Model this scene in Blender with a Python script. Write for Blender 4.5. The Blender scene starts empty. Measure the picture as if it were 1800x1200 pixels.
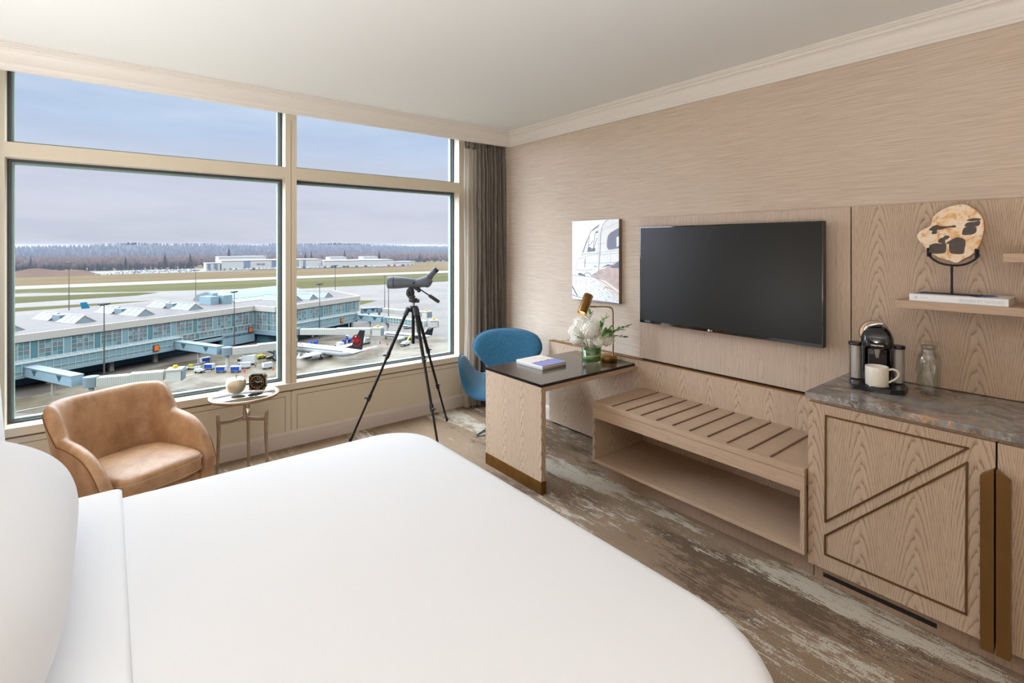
HAZE = .0010; HCOL = (.042, .043, .051, 1); ZENITH = 12; SKY_FILL = 14; EXPOSURE = 0.0; OUTK = .29; GK = .55
FILL_COL = (.94, .975, 1.03)
FILL_UP = [("added_bed_uplight", (-.8, 2.95, .8), 33, .7), ("added_bed_uplight", (-.8, -.1, 1.0), 94, .5), ("added_rear_uplight", (.9, -1.3, 1.0), 18, .7)]  # upward fill lights added out of view to brighten the room, no lamps there
LAMPS_DOWN = []
LAMPS_POINT = []
import bpy, math, random
from mathutils import Vector, Matrix
random.seed(7)
R = math.radians
scene = bpy.context.scene
COL = scene.collection

# ------------------------------------------------------------------ mesh builder
class MB:
    def __init__(s): s.v = []; s.f = []; s.m = []; s.s = []
    def add(s, vs, fs, m=0, smooth=False):
        b = len(s.v); s.v.extend([tuple(p) for p in vs])
        for f in fs: s.f.append([b+i for i in f]); s.m.append(m); s.s.append(smooth)
        return s
    def box(s, x0, x1, y0, y1, z0, z1, m=0):
        v = [(x, y, z) for z in (z0, z1) for y in (y0, y1) for x in (x0, x1)]
        return s.add(v, [(0,2,3,1),(4,5,7,6),(0,1,5,4),(2,6,7,3),(0,4,6,2),(1,3,7,5)], m)
    def obox(s, c, ax, ay, az, hx, hy, hz, m=0):
        c = Vector(c); ax = Vector(ax).normalized()*hx; ay = Vector(ay).normalized()*hy; az = Vector(az).normalized()*hz
        v = [c+ax*i+ay*j+az*k for k in (-1,1) for j in (-1,1) for i in (-1,1)]
        return s.add(v, [(0,2,3,1),(4,5,7,6),(0,1,5,4),(2,6,7,3),(0,4,6,2),(1,3,7,5)], m)
    def bar(s, p, q, w, h, m=0, up=(0,0,1)):
        p = Vector(p); q = Vector(q); d = q-p
        u = Vector(up)
        if abs(d.normalized().dot(u)) > .99: u = Vector((1,0,0))
        sd = d.cross(u).normalized(); u2 = sd.cross(d).normalized()
        return s.obox((p+q)/2, d, sd, u2, d.length/2, w/2, h/2, m)
    def prism(s, poly, ext, m=0, smooth=False, mside=None):
        n = len(poly); e = Vector(ext)
        a = [Vector(p) for p in poly]; b = [p+e for p in a]
        s.add(a+b, [tuple(range(n))[::-1], tuple(range(n, 2*n))], m)
        s.add(a+b, [(i, (i+1)%n, n+(i+1)%n, n+i) for i in range(n)], m if mside is None else mside, smooth)
        return s
    def rings(s, rs, m=0, smooth=True, closed=True, cap0=True, cap1=True):
        n = len(rs[0]); b = []; fs = []
        for r in rs: b.extend(r)
        for k in range(len(rs)-1):
            for i in range(n if closed else n-1):
                j = (i+1) % n
                fs.append((k*n+i, k*n+j, (k+1)*n+j, (k+1)*n+i))
        s.add(b, fs, m, smooth)
        if cap0: s.add(rs[0], [tuple(range(n))[::-1]], m)
        if cap1: s.add(rs[-1], [tuple(range(n))], m)
        return s
    def tube(s, path, rad, n=12, m=0, caps=True):
        P = [Vector(p) for p in path]; k = len(P)
        if not isinstance(rad, (list, tuple)): rad = [rad]*k
        rs = []; prev = None
        for i in range(k):
            t = (P[min(i+1, k-1)]-P[max(i-1, 0)]).normalized()
            if prev is None:
                a = Vector((0,0,1)) if abs(t.z) < .9 else Vector((1,0,0))
                u = t.cross(a).normalized()
            else:
                u = (prev-t*prev.dot(t)).normalized()
            prev = u; w = t.cross(u)
            rs.append([P[i]+(u*math.cos(2*math.pi*j/n)+w*math.sin(2*math.pi*j/n))*rad[i] for j in range(n)])
        return s.rings(rs, m, True, True, caps, caps)
    def lathe(s, prof, c=(0,0,0), ax=(0,0,1), n=24, m=0, caps=True, smooth=True):
        c = Vector(c); ax = Vector(ax).normalized()
        a = Vector((1,0,0)) if abs(ax.x) < .9 else Vector((0,1,0))
        u = (a-ax*a.dot(ax)).normalized(); w = ax.cross(u)
        rs = [[c+ax*h+(u*math.cos(2*math.pi*j/n)+w*math.sin(2*math.pi*j/n))*r for j in range(n)] for r, h in prof]
        return s.rings(rs, m, smooth, True, caps, caps)
    def grid(s, fn, nu, nv, m=0, smooth=True, cu=False):
        v = [fn(i/(nu if cu else nu-1), j/(nv-1)) for j in range(nv) for i in range(nu)]
        fs = []
        for j in range(nv-1):
            for i in range(nu if cu else nu-1):
                k = (i+1) % nu
                fs.append((j*nu+i, j*nu+k, (j+1)*nu+k, (j+1)*nu+i))
        return s.add(v, fs, m, smooth)
    def ell(s, c, r, n=16, k=10, m=0, p=1.0):
        def sg(x): return math.copysign(abs(x)**p, x)
        rs = []
        for i in range(k+1):
            t = -math.pi/2+math.pi*i/k
            t = max(-1.5607, min(1.5607, t))
            rs.append([(c[0]+r[0]*sg(math.cos(t))*sg(math.cos(2*math.pi*j/n)), c[1]+r[1]*sg(math.cos(t))*sg(math.sin(2*math.pi*j/n)), c[2]+r[2]*sg(math.sin(t))) for j in range(n)])
        return s.rings(rs, m, True)

def mbuild(mb, name, mats, parent=None, local=False, bevel=0, subsurf=0, segs=2):
    me = bpy.data.meshes.new(name)
    v = mb.v
    if parent is not None and not local:
        inv = wm(parent).inverted()
        v = [tuple(inv @ Vector(p)) for p in v]
    me.from_pydata(v, [], mb.f)
    if not isinstance(mats, (list, tuple)): mats = [mats]
    for m in mats: me.materials.append(m)
    me.polygons.foreach_set('material_index', mb.m)
    me.polygons.foreach_set('use_smooth', mb.s)
    me.update()
    o = bpy.data.objects.new(name, me); COL.objects.link(o)
    if parent is not None: o.parent = parent
    if bevel:
        b = o.modifiers.new('bevel', 'BEVEL'); b.width = bevel; b.segments = segs; b.limit_method = 'ANGLE'; b.angle_limit = R(40)
    if subsurf:
        b = o.modifiers.new('subsurf', 'SUBSURF'); b.levels = subsurf; b.render_levels = subsurf
    return o

def wm(o):
    M = Matrix.LocRotScale(o.location, o.rotation_euler.to_quaternion(), o.scale)
    return wm(o.parent) @ M if o.parent else M
def tag(o, label, cat, group=None, kind=None):
    o['label'] = label; o['category'] = cat
    if group: o['group'] = group
    if kind: o['kind'] = kind
    return o
def thing(name, label, cat, loc=(0,0,0), rz=0, group=None):
    o = bpy.data.objects.new(name, None); COL.objects.link(o)
    o.location = loc; o.rotation_euler = (0, 0, rz); o.empty_display_size = .1
    return tag(o, label, cat, group)
def struct(mb, name, mats, **k):
    o = mbuild(mb, name, mats, **k); o['kind'] = 'structure'; return o
def dup(o, parent=None, **k):
    c = o.copy(); COL.objects.link(c)
    if parent is not None: c.parent = parent
    for ch in list(o.children): dup(ch, c)
    for a, b in k.items():
        if a == 'loc': c.location = b
        elif a == 'rz': c.rotation_euler = (0, 0, b)
        else: c[a] = b
    return c
def text_mesh(body, size, extrude=.0, shear=0, bold=0, align='CENTER'):
    cu = bpy.data.curves.new('lettering', 'FONT'); cu.body = body; cu.size = size; cu.extrude = extrude
    cu.shear = shear; cu.offset = bold; cu.align_x = align; cu.resolution_u = 3
    o = bpy.data.objects.new('lettering', cu); COL.objects.link(o)
    dg = bpy.context.evaluated_depsgraph_get()
    me = o.evaluated_get(dg).to_mesh()
    vs = [v.co.copy() for v in me.vertices]; fs = [list(p.vertices) for p in me.polygons]
    o.evaluated_get(dg).to_mesh_clear()
    bpy.data.objects.remove(o); bpy.data.curves.remove(cu)
    return vs, fs
def bez(p0, p1, p2, p3, n=10):
    P = [Vector(p) for p in (p0, p1, p2, p3)]
    return [P[0]*(1-t)**3+P[1]*3*t*(1-t)**2+P[2]*3*t*t*(1-t)+P[3]*t**3 for t in [i/n for i in range(n+1)]]
def sst(a, b, x):
    t = max(0., min(1., (x-a)/(b-a))); return t*t*(3-2*t)
def smoothpath(pts, n=6, closed=False):
    P = [Vector(p) for p in pts]; out = []; k = len(P)
    for i in range(k if closed else k-1):
        a = P[(i-1) % k] if closed or i > 0 else P[0]
        b = P[i]; c = P[(i+1) % k]
        d = P[(i+2) % k] if closed or i+2 < k else P[-1]
        for j in range(n):
            t = j/n
            out.append(.5*((2*b)+(c-a)*t+(2*a-5*b+4*c-d)*t*t+(3*b-a-3*c+d)*t**3))
    if not closed: out.append(P[-1])
    return out

# ------------------------------------------------------------------ materials
def lin(c): return tuple(((x/255+.055)/1.055)**2.4 if x/255 > .04045 else x/255/12.92 for x in c)
ALB = 1.0
def c4(c): return tuple(x*ALB for x in lin(c))+(1,)
class NT:
    def __init__(s, name):
        s.mat = bpy.data.materials.new(name); s.mat.use_nodes = True
        s.t = s.mat.node_tree; s.b = s.t.nodes['Principled BSDF']
    def n(s, typ, **k):
        nd = s.t.nodes.new(typ)
        for a, v in k.items():
            if a.startswith('i_'): nd.inputs[int(a[2:])].default_value = v
            else: setattr(nd, a, v)
        return nd
    def l(s, a, b): s.t.links.new(a, b)
    def math(s, op, a, b=None, c=None):
        nd = s.n('ShaderNodeMath', operation=op)
        for i, x in enumerate((a, b, c)):
            if x is None: continue
            if isinstance(x, (int, float)): nd.inputs[i].default_value = x
            else: s.l(x, nd.inputs[i])
        return nd.outputs[0]
    def xyz(s):
        tc = s.n('ShaderNodeTexCoord'); sp = s.n('ShaderNodeSeparateXYZ'); s.l(tc.outputs['Object'], sp.inputs[0])
        return tc.outputs['Object'], sp.outputs
    def comb(s, x, y, z):
        nd = s.n('ShaderNodeCombineXYZ')
        for i, q in enumerate((x, y, z)):
            if isinstance(q, (int, float)): nd.inputs[i].default_value = q
            else: s.l(q, nd.inputs[i])
        return nd.outputs[0]
    def scale(s, vec, sc):
        nd = s.n('ShaderNodeVectorMath', operation='MULTIPLY'); s.l(vec, nd.inputs[0]); nd.inputs[1].default_value = sc
        return nd.outputs[0]
    def noise(s, vec, scale=5, detail=2, rough=.5, dist=0):
        nd = s.n('ShaderNodeTexNoise'); s.l(vec, nd.inputs['Vector'])
        nd.inputs['Scale'].default_value = scale; nd.inputs['Detail'].default_value = detail
        nd.inputs['Roughness'].default_value = rough; nd.inputs['Distortion'].default_value = dist
        return nd.outputs['Fac']
    def ramp(s, fac, stops, interp='LINEAR'):
        nd = s.n('ShaderNodeValToRGB'); cr = nd.color_ramp; cr.interpolation = interp
        while len(cr.elements) < len(stops): cr.elements.new(.5)
        for e, (p, c) in zip(cr.elements, stops):
            e.position = p; e.color = c if len(c) == 4 else tuple(c)+(1,)
        s.l(fac, nd.inputs[0]); return nd.outputs[0]
    def mix(s, fac, a, b, mode='MIX'):
        nd = s.n('ShaderNodeMix', data_type='RGBA', blend_type=mode)
        for i, x in ((0, fac), (6, a), (7, b)):
            if isinstance(x, (int, float)): nd.inputs[i].default_value = x
            elif isinstance(x, tuple): nd.inputs[i].default_value = x
            else: s.l(x, nd.inputs[i])
        return nd.outputs[2]
    def bump(s, h, strength=.2, dist=.01):
        nd = s.n('ShaderNodeBump'); nd.inputs['Strength'].default_value = strength; nd.inputs['Distance'].default_value = dist
        s.l(h, nd.inputs['Height']); s.l(nd.outputs[0], s.b.inputs['Normal'])
    def col(s, x):
        if isinstance(x, tuple): s.b.inputs['Base Color'].default_value = x
        else: s.l(x, s.b.inputs['Base Color'])
    def set(s, **k):
        names = dict(rough='Roughness', metal='Metallic', spec='Specular IOR Level', trans='Transmission Weight', ior='IOR', sheen='Sheen Weight', coat='Coat Weight', alpha='Alpha')
        for a, v in k.items(): s.b.inputs[names[a]].default_value = v
        return s

def plain(name, c, rough=.5, metal=0, spec=.5, var=0, vscale=8, bump=0, bscale=60, **k):
    t = NT(name); t.set(rough=rough, metal=metal, spec=spec, **k)
    if var or bump:
        o, _ = t.xyz()
    if var:
        n = t.noise(o, vscale, 4, .6)
        a = tuple(max(0, x*ALB*(1-var)) for x in lin(c))+(1,); b = tuple(min(1, x*ALB*(1+var)) for x in lin(c))+(1,)
        t.col(t.ramp(n, [(.3, a), (.7, b)]))
    else: t.col(c4(c))
    if bump: t.bump(t.noise(o, bscale, 3), bump, .002)
    return t.mat

def wood(name, base, dark, axis='z', leaf=.20, straight=False, k=1.0, rough=.5, sp=.0165, arch=.085):
    t = NT(name); o, s = t.xyz()
    ix = 'xyz'.index(axis); g = s[ix]
    oth = [s[i] for i in range(3) if i != ix]
    c = t.math('ADD', oth[0], oth[1])
    cg = t.comb(t.math('MULTIPLY', c, 1.0), t.math('MULTIPLY', g, .25), 0)
    n1 = t.noise(cg, 9, 3, .55)
    cd = t.math('ADD', c, t.math('MULTIPLY', n1, .022))
    cell = t.math('FLOOR', t.math('DIVIDE', cd, leaf))
    if straight:
        V = t.math('ADD', t.math('DIVIDE', cd, sp*1.3), t.math('MULTIPLY', n1, 5))
    else:
        u = t.math('PINGPONG', cd, leaf/2)
        uu = t.math('DIVIDE', u, sp)
        hyp = t.math('SQRT', t.math('ADD', t.math('MULTIPLY', uu, uu), 12.0))
        hyp = t.math('ADD', hyp, t.math('MULTIPLY', t.math('MULTIPLY', u, u), 420))
        V = t.math('ADD', hyp, t.math('DIVIDE', g, arch))
        V = t.math('ADD', V, t.math('MULTIPLY', n1, 1.6))
        V = t.math('ADD', V, t.math('MULTIPLY', cell, .37))
    ln = t.math('FRACT', V)
    sharp = t.ramp(ln, [(0, (1,1,1)), (.08, (.85,.85,.85)), (.22, (.28,.28,.28)), (.5, (.04,.04,.04)), (1, (0,0,0))])
    pv = t.comb(t.math('MULTIPLY', c, 620), t.math('MULTIPLY', g, 16), 0)
    pores = t.ramp(t.noise(pv, 1, 2, .6), [(.46, (0,0,0)), (.62, (1,1,1))])
    fv = t.comb(t.math('MULTIPLY', c, 60), t.math('MULTIPLY', g, 2.5), 0)
    fib = t.noise(fv, 1, 3, .6)
    # pores concentrate in the dark lines
    a = t.math('MULTIPLY', t.math('MULTIPLY', sharp, t.math('ADD', t.math('MULTIPLY', pores, .5), .5)), 1.0*k)
    a = t.math('ADD', a, t.math('MULTIPLY', pores, .17*k))
    big = t.noise(cg, 3, 2, .5)
    lo = tuple(x*.9 for x in lin(base))+(1,); hi = tuple(min(1, x*1.08) for x in lin(base))+(1,)
    bc = t.ramp(t.math('MULTIPLY', t.math('ADD', fib, big), .5), [(.35, lo), (.65, hi)])
    t.col(t.mix(a, bc, c4(dark)))
    t.set(rough=rough, spec=.35); t.bump(t.math('MULTIPLY', a, -1), .06, .001)
    return t.mat

M = {}
WB, WD = (194,170,146), (122,96,73)
M['oak'] = wood('limed oak upright grain', WB, WD, 'z', k=.95)
M['oak_q'] = wood('limed oak fine grain', (194,173,153), (150,127,106), 'z', straight=True, k=.5, leaf=.3)
M['oak_y'] = wood('limed oak lengthwise grain', (186,159,134), (146,117,93), 'y', straight=True, k=.35, sp=.02)
M['oak_x'] = wood('limed oak cross grain', (186,160,136), (146,117,93), 'x', straight=True, k=.4, sp=.02)
M['oak_dark'] = wood('limed oak plinth', (160,132,110), (118,90,70), 'z', straight=True, k=.5)
M['rail'] = plain('brown walnut strip', (110,76,52), .45, var=.12)
M['brass'] = plain('aged brass', (150,112,62), .38, 1, var=.18, vscale=14)
M['pull'] = plain('dark brass pull', (132,98,56), .32, .6, var=.06)
M['sleeve'] = plain('pale grey sleeve', (216,210,204), .4)
M['brass_d'] = plain('dark bronze inlay', (128,98,68), .35, .8, var=.1)
M['bronze'] = plain('satin bronze', (168,146,124), .36, .85, var=.12, vscale=18)
M['black_metal'] = plain('blackened steel', (26,22,24), .45, .4)
M['black_plastic'] = plain('black plastic', (18,18,20), .25, var=.05)
M['black_gloss'] = plain('glossy black', (10,10,14), .06, coat=.6)
M['gap'] = plain('dark recess', (24,18,14), .9)
M['white_paint'] = plain('warm white paint', (226,216,204), .5, var=.01)
M['ceiling'] = plain('ceiling paint', (228,227,222), .8)
M['crown'] = plain('cream moulding paint', (224,216,206), .45)
M['frame_paint'] = plain('beige frame paint', (216,203,180), .5, var=.012, vscale=3)
M['reveal'] = plain('pale reveal paint', (236,228,214), .45)
M['frame_dark'] = plain('dark window gasket', (62,64,70), .4)
M['frame_green'] = plain('pale green frame edge', (138,160,150), .45)
M['base_paint'] = plain('baseboard paint', (214,200,188), .5)
M['plaster'] = plain('plain plaster', (206,190,172), .8)

def wallpaper():
    t = NT('grasscloth wallpaper'); o, s = t.xyz()
    h = t.math('ADD', s[0], s[1])
    wav = t.math('MULTIPLY', t.noise(t.comb(t.math('MULTIPLY', h, 2.5), 0, t.math('MULTIPLY', s[2], 2)), 1, 2), .02)
    z = t.math('ADD', s[2], wav)
    n = t.noise(t.comb(t.math('MULTIPLY', h, 7), 0, t.math('MULTIPLY', z, 360)), 1, 3, .6)
    n2 = t.noise(t.comb(t.math('MULTIPLY', h, 2.5), 0, t.math('MULTIPLY', z, 150)), 1, 2, .5)
    n3 = t.noise(t.comb(t.math('MULTIPLY', h, 1.2), 0, t.math('MULTIPLY', s[2], .6)), 1, 1)
    nn = t.math('ADD', t.math('ADD', t.math('MULTIPLY', n, .55), t.math('MULTIPLY', n2, .35)), t.math('MULTIPLY', n3, .1))
    seam = t.ramp(t.math('FRACT', t.math('DIVIDE', t.math('ADD', h, .33), .87)), [(0, (.93,.93,.93)), (.003, (1,1,1))])
    t.col(t.mix(1.0, t.ramp(nn, [(.30, c4((170,151,133))), (.5, c4((197,179,160))), (.70, c4((219,204,187)))]), seam, 'MULTIPLY'))
    t.set(rough=.75, spec=.25); t.bump(nn, .05, .001)
    return t.mat
M['wallpaper'] = wallpaper()

def carpet():
    t = NT('patterned carpet'); o, s = t.xyz()
    x, y = s[0], s[1]
    wob = t.noise(t.comb(t.math('MULTIPLY', x, 1.5), t.math('MULTIPLY', y, 1.2), 0), 1, 3, .6)
    xs = t.math('ADD', x, t.math('MULTIPLY', wob, .22))
    big = t.noise(t.comb(t.math('MULTIPLY', xs, 5.0), t.math('MULTIPLY', y, 1.05), 3.3), 1, 3, .55)
    fine = t.noise(t.comb(t.math('MULTIPLY', x, 26), t.math('MULTIPLY', y, 9), 0), 1, 5, .8)
    thr = t.noise(t.comb(t.math('MULTIPLY', x, 130), t.math('MULTIPLY', y, 6), 0), 1, 2, .6)
    spk = t.noise(o, 150, 2, .7)
    def band(c, w): return t.math('SUBTRACT', 1, t.math('MINIMUM', t.math('DIVIDE', t.math('ABSOLUTE', t.math('SUBTRACT', xs, c)), w), 1))
    f = t.math('ADD', big, t.math('MULTIPLY', band(2.74, .17), .12)); f = t.math('ADD', f, t.math('MULTIPLY', band(2.2, .12), .07))
    rough = t.math('ADD', t.math('MULTIPLY', t.math('SUBTRACT', fine, .5), .75), t.math('MULTIPLY', t.math('SUBTRACT', thr, .5), .5))
    rough = t.math('ADD', rough, t.math('MULTIPLY', t.math('SUBTRACT', spk, .5), .3))
    f = t.math('ADD', f, rough)
    cream = t.ramp(f, [(.615, (0,0,0)), (.64, (1,1,1))])
    big2 = t.noise(t.comb(t.math('MULTIPLY', xs, 3.6), t.math('MULTIPLY', y, .9), 9.1), 1, 3, .6)
    f2 = t.math('ADD', t.math('ADD', big2, t.math('MULTIPLY', band(2.55, .16), .08)), t.math('MULTIPLY', rough, .9))
    dk = t.ramp(f2, [(.53, (0,0,0)), (.57, (1,1,1))])
    base = t.mix(dk, c4((160,136,112)), c4((118,99,82)))
    tan = t.ramp(t.math('ADD', t.noise(t.comb(t.math('MULTIPLY', xs, 2.6), t.math('MULTIPLY', y, .7), 5), 1, 2), t.math('MULTIPLY', rough, .5)), [(.5, (0,0,0)), (.56, (1,1,1))])
    base = t.mix(t.math('MULTIPLY', tan, .5), base, c4((172,150,126)))
    c = t.mix(t.math('MULTIPLY', cream, .92), base, c4((216,206,188)))
    sp = t.noise(o, 330, 2, .7)
    c = t.mix(.8, c, t.ramp(sp, [(.34, (.34,.34,.34)), (.58, (1.05,1.05,1.05))]), 'MULTIPLY')
    t.col(c); t.set(rough=.95, spec=.1); t.bump(sp, .5, .006)
    return t.mat
M['carpet'] = carpet()

def marble():
    t = NT('grey brown marble'); o, s = t.xyz()
    n = t.noise(o, 5, 7, .62, 1.1)
    n2 = t.noise(t.scale(o, (1,1,1)), 11, 5, .6, 1.6)
    c = t.ramp(n, [(.25, c4((72,68,66))), (.42, c4((112,106,100))), (.55, c4((152,148,144))), (.7, c4((98,90,84))), (.85, c4((172,166,160)))])
    vein = t.ramp(t.math('ABSOLUTE', t.math('SUBTRACT', n2, .5)), [(0, (1,1,1)), (.012, (.8,.8,.8)), (.03, (0,0,0))])
    mask = t.ramp(t.noise(o, 3, 3), [(.45, (0,0,0)), (.62, (1,1,1))])
    c = t.mix(t.math('MULTIPLY', vein, mask), c, c4((206,150,96)))
    v3 = t.ramp(t.math('ABSOLUTE', t.math('SUBTRACT', t.noise(o, 8, 4, .5, .6), .5)), [(0, (1,1,1)), (.01, (0,0,0))])
    c = t.mix(t.math('MULTIPLY', v3, .5), c, c4((214,208,198)))
    t.col(c); t.set(rough=.14, spec=.5); return t.mat
M['marble'] = marble()

def leather():
    t = NT('tan leather'); o, s = t.xyz()
    n = t.noise(o, 5, 5, .65); n2 = t.noise(t.scale(o, (1,1,.35)), 16, 4, .6, .8)
    c = t.ramp(t.math('ADD', t.math('MULTIPLY', n, .7), t.math('MULTIPLY', n2, .3)), [(.3, c4((134,94,64))), (.48, c4((172,130,92))), (.7, c4((198,160,122)))])
    scr = t.ramp(t.noise(t.scale(o, (1.5,1.5,1)), 30, 3, .5, 3), [(.66, (0,0,0)), (.7, (1,1,1))])
    c = t.mix(t.math('MULTIPLY', scr, .22), c, c4((216,176,136)))
    t.col(c); t.set(rough=.42, spec=.5)
    h = t.math('ADD', t.math('MULTIPLY', n2, 2.0), t.noise(o, 180, 3)); t.bump(h, .25, .006); return t.mat
M['leather'] = leather()
M['stitch'] = plain('pale thread', (206,170,128), .6)
M['dark_wood'] = plain('dark wood', (60,40,28), .4)

def weave(name, a, b, scale=300, rough=.85, sheen=.3, stretch=(1,1,.25)):
    t = NT(name); o, s = t.xyz()
    n = t.noise(t.scale(o, stretch), scale, 2, .6); n2 = t.noise(o, 6, 3)
    c = t.mix(t.math('MULTIPLY', n2, .35), t.ramp(n, [(.38, c4(a)), (.62, c4(b))]), c4(a))
    t.col(c); t.set(rough=rough, spec=.2, sheen=sheen); t.bump(n, .3, .003); return t.mat
M['blue'] = weave('blue wool upholstery', (30,78,104), (58,114,142), 260)
M['drape'] = weave('grey brown drapery', (108,100,92), (140,130,119), 200, .8, .2, (1,1,.05))

def linen():
    t = NT('white bed linen'); o, s = t.xyz()
    t.col(c4((240,240,242))); t.set(rough=.7, spec=.2, sheen=.1)
    t.bump(t.noise(o, 3.5, 3, .5), .12, .03); return t.mat
M['linen'] = linen()

def sheer():
    t = NT('sheer curtain cloth'); o, s = t.xyz()
    tr = t.n('ShaderNodeBsdfTranslucent'); tr.inputs[0].default_value = c4((206,196,182))
    tp = t.n('ShaderNodeBsdfTransparent'); mx = t.n('ShaderNodeMixShader'); mx2 = t.n('ShaderNodeMixShader')
    t.col(c4((196,184,168))); t.set(rough=.9)
    mx.inputs[0].default_value = .45; t.l(t.b.outputs[0], mx.inputs[1]); t.l(tr.outputs[0], mx.inputs[2])
    mx2.inputs[0].default_value = .25; t.l(mx.outputs[0], mx2.inputs[1]); t.l(tp.outputs[0], mx2.inputs[2])
    t.l(mx2.outputs[0], t.t.nodes['Material Output'].inputs[0]); return t.mat
M['sheer'] = sheer()

def pane(name, tint, fac=.04):
    t = NT(name)
    tp = t.n('ShaderNodeBsdfTransparent'); tp.inputs[0].default_value = tuple(tint)+(1,)
    if fac == 0:
        t.l(tp.outputs[0], t.t.nodes['Material Output'].inputs[0]); return t.mat
    gl = t.n('ShaderNodeBsdfGlossy'); gl.inputs['Roughness'].default_value = .0
    mx = t.n('ShaderNodeMixShader'); mx.inputs[0].default_value = fac
    t.l(tp.outputs[0], mx.inputs[1]); t.l(gl.outputs[0], mx.inputs[2])
    t.l(mx.outputs[0], t.t.nodes['Material Output'].inputs[0]); return t.mat
M['pane'] = pane('window glass', (.96,.985,.97), .0)
M['clear'] = plain('clear glass', (250,252,250), .0, trans=1.0, ior=1.45)
M['thin_glass'] = pane('thin clear glass', (.93,.95,.93), .1)
M['tank_glass'] = pane('smoky clear plastic', (.86,.85,.84), .14)
M['carafe'] = pane('carafe glass', (.95,.96,.95), .09)
M['water'] = plain('water', (225,240,215), .0, trans=1.0, ior=1.33)

def screen():
    t = NT('switched off screen'); t.col(c4((30,30,28))); t.set(rough=.3, spec=.28); return t.mat
M['screen'] = screen()
M['desk_glass'] = plain('black back painted glass', (16,14,14), .08, spec=.6)
def deskgrain():
    t = NT('dark woven desk top'); o, s = t.xyz()
    n = t.noise(t.scale(o, (3, 120, 1)), 2, 3, .6)
    t.col(t.ramp(n, [(.35, c4((58,48,40))), (.65, c4((100,86,74)))])); t.set(rough=.2, spec=.5, coat=.12); return t.mat
M['desk_top'] = deskgrain()
M['white'] = plain('white', (238,236,230), .5)
M['porcelain'] = plain('cream porcelain', (240,232,216), .12, coat=.4)
M['book_white'] = plain('white book cloth', (236,236,236), .45)
M['page'] = plain('paper pages', (226,212,184), .8)
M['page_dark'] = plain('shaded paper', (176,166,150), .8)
M['book_blue'] = plain('periwinkle cover', (128,134,206), .35)
M['book_cream'] = plain('cream cover print', (232,222,208), .4, var=.05, vscale=40)
M['cover_ink'] = plain('cover print ink', (120,96,80), .5, var=.3, vscale=60)
M['cover_gold'] = plain('cover print ochre', (210,160,60), .5)
M['grey_ink'] = plain('grey lettering', (205,206,208), .5)
M['deep_blue'] = plain('deep blue print', (28,84,170), .4)
M['scope'] = plain('grey rubber armour', (98,104,114), .5, var=.05, bump=.1, bscale=300)
M['scope_dark'] = plain('dark grey rubber', (52,54,58), .55)
M['aluminium'] = plain('brushed aluminium', (176,176,172), .35, 1)
M['tripod'] = plain('black anodised tube', (38,34,32), .32, .6)
M['red'] = plain('red', (206,44,36), .4)
M['chrome'] = plain('chrome', (220,220,222), .12, 1)
M['champagne'] = plain('champagne gilt', (226,212,184), .42, .55)
M['dial'] = plain('black dial', (16,16,18), .3)
M['ivory'] = plain('ivory paint', (228,216,190), .5)
def bulb():
    t = NT('lit lamp bulb'); t.b.inputs['Emission Color'].default_value = c4((255,214,160)); t.b.inputs['Emission Strength'].default_value = 6
    t.col(c4((255,230,200))); return t.mat
M['bulb'] = bulb()
M['petal'] = plain('white petals', (252,250,240), .6, var=.02, vscale=30)
M['leaf'] = plain('green leaf', (84,136,48), .45, var=.25, vscale=20)
M['leaf_d'] = plain('dark green leaf', (58,124,38), .4, var=.25, vscale=20)
M['leaf_y'] = plain('yellow leaf stripe', (190,200,60), .4)
M['stem'] = plain('green stem', (120,150,60), .5)

def fossil():
    t = NT('petrified wood'); o, s = t.xyz()
    n = t.noise(o, 14, 6, .65, .8); n2 = t.noise(o, 40, 4, .6)
    c = t.ramp(n, [(.3, c4((190,124,68))), (.40, c4((218,164,108))), (.47, c4((236,206,166))), (.56, c4((238,220,196))), (.64, c4((226,190,146))), (.72, c4((198,136,80)))])
    c = t.mix(t.ramp(n2, [(.62, (0,0,0)), (.68, (.5,.5,.5))]), c, c4((150,108,76)))
    t.col(c); t.set(rough=.25, spec=.5, coat=.2); return t.mat
M['fossil'] = fossil()
M['fossil_edge'] = plain('rough petrified bark', (196,130,80), .8, var=.3, vscale=30, bump=.4, bscale=60)
M['fossil_dark'] = plain('dark petrified core', (78,68,62), .25, var=.15, vscale=60)
# ================================================================== ROOM SHELL
XW, YW, ZC = 3.275, 4.385, 2.82
XL, YR = -1.05, -2.3
struct(MB().box(XL-.1, XW+.1, YR-.1, YW+.18, -.1, 0), 'floor', M['carpet'])
struct(MB().box(XL-.1, XW+.1, YR-.1, YW+.18, ZC, ZC+.1), 'ceiling', M['ceiling'])
struct(MB().box(XW, XW+.1, YR, YW+.18, 0, ZC), 'wall_right', M['wallpaper'])
struct(MB().box(XL-.1, XL, YR, YW+.18, 0, ZC), 'wall_left', M['plaster'])
struct(MB().box(XL-.1, XW+.1, YR-.1, YR, 0, ZC), 'wall_rear', M['plaster'])
b = MB(); y0, y1 = YW, YW+.18
b.box(XL, XW, y0, y1, 0, .52); b.box(XL, -.5, y0, y1, .52, ZC); b.box(1.131, 1.219, y0, y1, .52, ZC); b.box(2.809, XW, y0, y1, .52, ZC)
for a, c in ((-.5, 1.131), (1.219, 2.809)):
    b.box(a, c, y0, y1, 2.2, 2.293); b.box(a, c, y0, y1, 2.805, ZC)
ww = struct(b, 'wall_window', M['frame_paint'])
s = MB(); e = .0015
for a, c in ((-1.04, 1.13), (1.222, 2.83)):
    s.box(a, c, YW-e, YW+.001, .412, .4155)
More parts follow.
